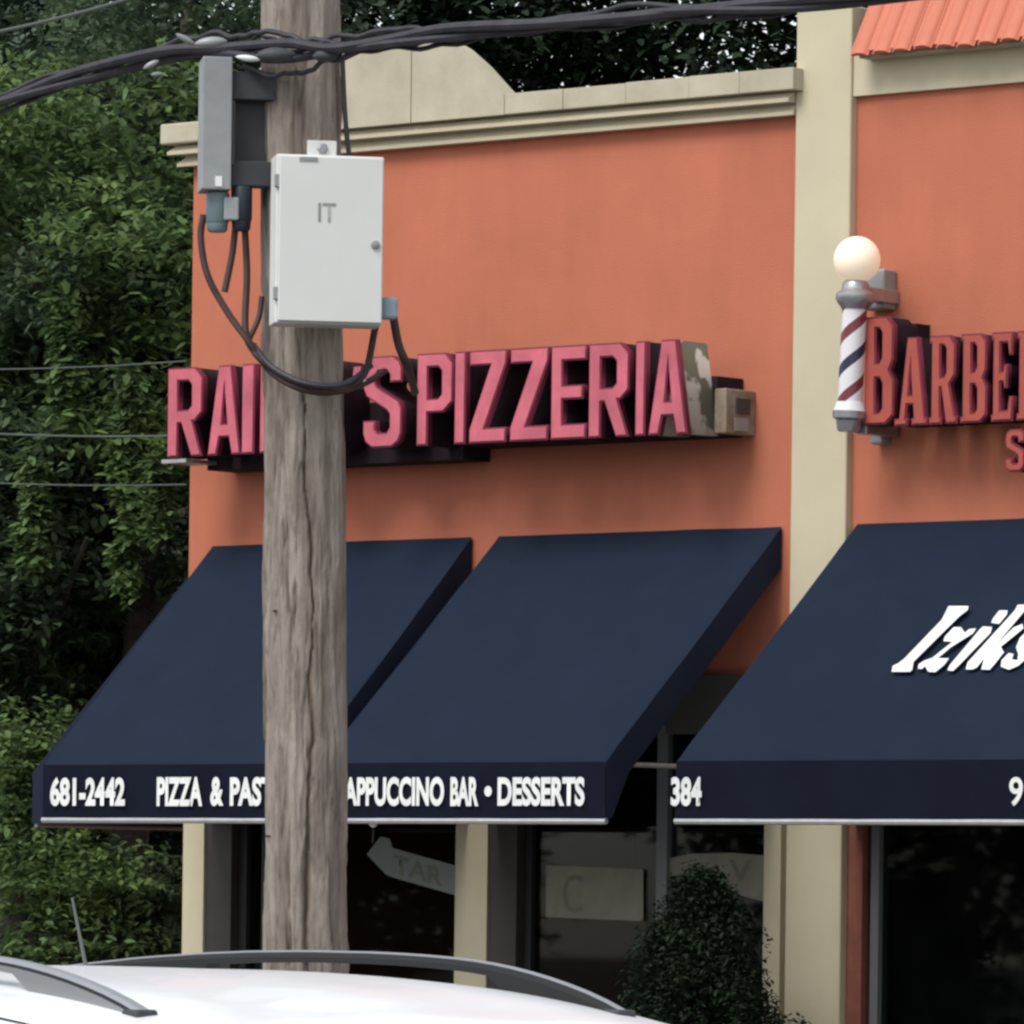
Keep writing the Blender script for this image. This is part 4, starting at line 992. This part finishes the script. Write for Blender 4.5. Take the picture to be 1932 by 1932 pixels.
# roof rails with their feet
for s in (1, -1):
    def rp(x, up): 
        h_ = ring_pt(x, .79, s); return Vector((x, s*RYW, ring_at(x) + up))
    def ring_at(x):
        # height of the roof skin under the rail
        best = min((ring_pt(x, t/400, s) for t in range(260, 400)), key=lambda p: abs(abs(p.y)-RYW)); return best.z
    bm = bmesh.new(); secs = []; bt = bmesh.new(); tops = []
    N = 46; xa_, xb_ = -2.2, RXF
    for i in range(N+1):
        u = i/N; x = xa_+(xb_-xa_)*u
        e = min(u, 1-u)/.20; e = min(1, max(0, e)); e = math.sin(e*math.pi/2)**.8
        lift = .006+.046*e; th = .016+.022*e**2 if u > .5 else .03
        zb_ = ring_at(x)
        hi_ = zb_ + lift; lo_ = zb_ + (-.004 if (u > .86 or u < .12 or abs(u-.45) < .03) else max(0, lift-.022))
        hw = .019
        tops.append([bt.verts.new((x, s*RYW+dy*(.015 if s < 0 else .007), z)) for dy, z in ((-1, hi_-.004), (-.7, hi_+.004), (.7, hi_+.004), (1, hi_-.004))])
        secs.append([bm.verts.new((x, s*RYW+dy*hw, z)) for dy, z in ((-1, lo_), (-1, hi_-.010), (-.5, hi_), (.5, hi_), (1, hi_-.010), (1, lo_))])
    for i in range(N):
        for k in range(6): bm.faces.new((secs[i][k], secs[i][(k+1)%6], secs[i+1][(k+1)%6], secs[i+1][k]))
    bm.faces.new(secs[0]); bm.faces.new(secs[-1][::-1])
    bm.faces.ensure_lookup_table()
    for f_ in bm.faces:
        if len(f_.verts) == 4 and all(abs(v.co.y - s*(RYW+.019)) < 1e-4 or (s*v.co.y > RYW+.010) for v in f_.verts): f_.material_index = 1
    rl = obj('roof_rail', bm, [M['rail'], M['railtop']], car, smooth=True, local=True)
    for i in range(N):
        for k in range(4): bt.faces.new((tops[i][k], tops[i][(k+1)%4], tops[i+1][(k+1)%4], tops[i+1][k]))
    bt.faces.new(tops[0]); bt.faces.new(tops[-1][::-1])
    obj('rail_highlight', bt, M['railtop'], rl, smooth=True, local=True)  # painted highlight strip along the upward face of the rail
    obj('rail_foot', BX(RXF-.05, RXF+.004, s*RYW-.025, s*RYW+.025, ring_at(RXF)-.01, ring_at(RXF)+.012, bev=.006), M['darkgray'], rl, local=True)
rr = ray(163, 1790); cp = Vector((cxy.x, cxy.y, 0)) + LF*.05
ta = (cp-CAM).dot(LF)/rr.dot(LF); qa = CAM + rr*ta - Vector((cxy.x, cxy.y, -.136)); xa_ = qa.dot(FW)
ab_ = Vector((xa_, .05, ring_pt(max(-2.2, xa_), 1, 1).z-.005)); print('antenna x', xa_)
obj('antenna', tube(bmesh.new(), [ab_, ab_+Vector((-.055, -.0, .145))], [.0042, .0026], 8), M['wire'], car, smooth=True, local=True)
for sx2 in (-1.42, 1.42):
    for s in (1, -1):
        c = Vector((sx2, s*.83, .35)); axv = Vector((0, s, 0))
        wo = obj('wheel', lathe(bmesh.new(), [(.2,-.11),(.32,-.115),(.35,-.08),(.35,.08),(.32,.112),(.225,.115),(.22,.10)], 40, c, axv), M['rubber'], car, smooth=True, local=True)
        bm = lathe(bmesh.new(), [(.215,.07),(.222,.117),(.205,.118),(.19,.10)], 40, c, axv); lathe(bm, [(.06,.1),(.055,.116),(.03,.12)], 20, c, axv)
        for k in range(5):
            a = 2*math.pi*k/5; d = Vector((math.cos(a), 0, math.sin(a))); tube(bm, [c+axv*.108+d*.05, c+axv*.104+d*.205], [.028, .02], 8)
        obj('rim', bm, M['rimmetal'], wo, smooth=True, local=True)
        bm = lathe(bmesh.new(), [(.40, .092), (.385, .122), (.352, .122), (.352, .09)], 40, c, axv); obj('wheel_arch', bm, M['rubber'], car, smooth=True, local=True)
for s in (1, -1):
    c = Vector((1.12, s*1.02, 1.03)); bm = bmesh.new(); bmesh.ops.create_uvsphere(bm, u_segments=20, v_segments=12, radius=1); bm.transform(Matrix.Translation(c) @ Matrix.Diagonal((.06, .11, .075, 1)))
    obj('side_mirror', bm, M['white_car'], car, smooth=True, local=True)
for o_ in bpy.data.objects:
    if o_.type == 'MESH' and o_.parent is None and 'label' not in o_ and 'kind' not in o_: print('untagged', o_.name)
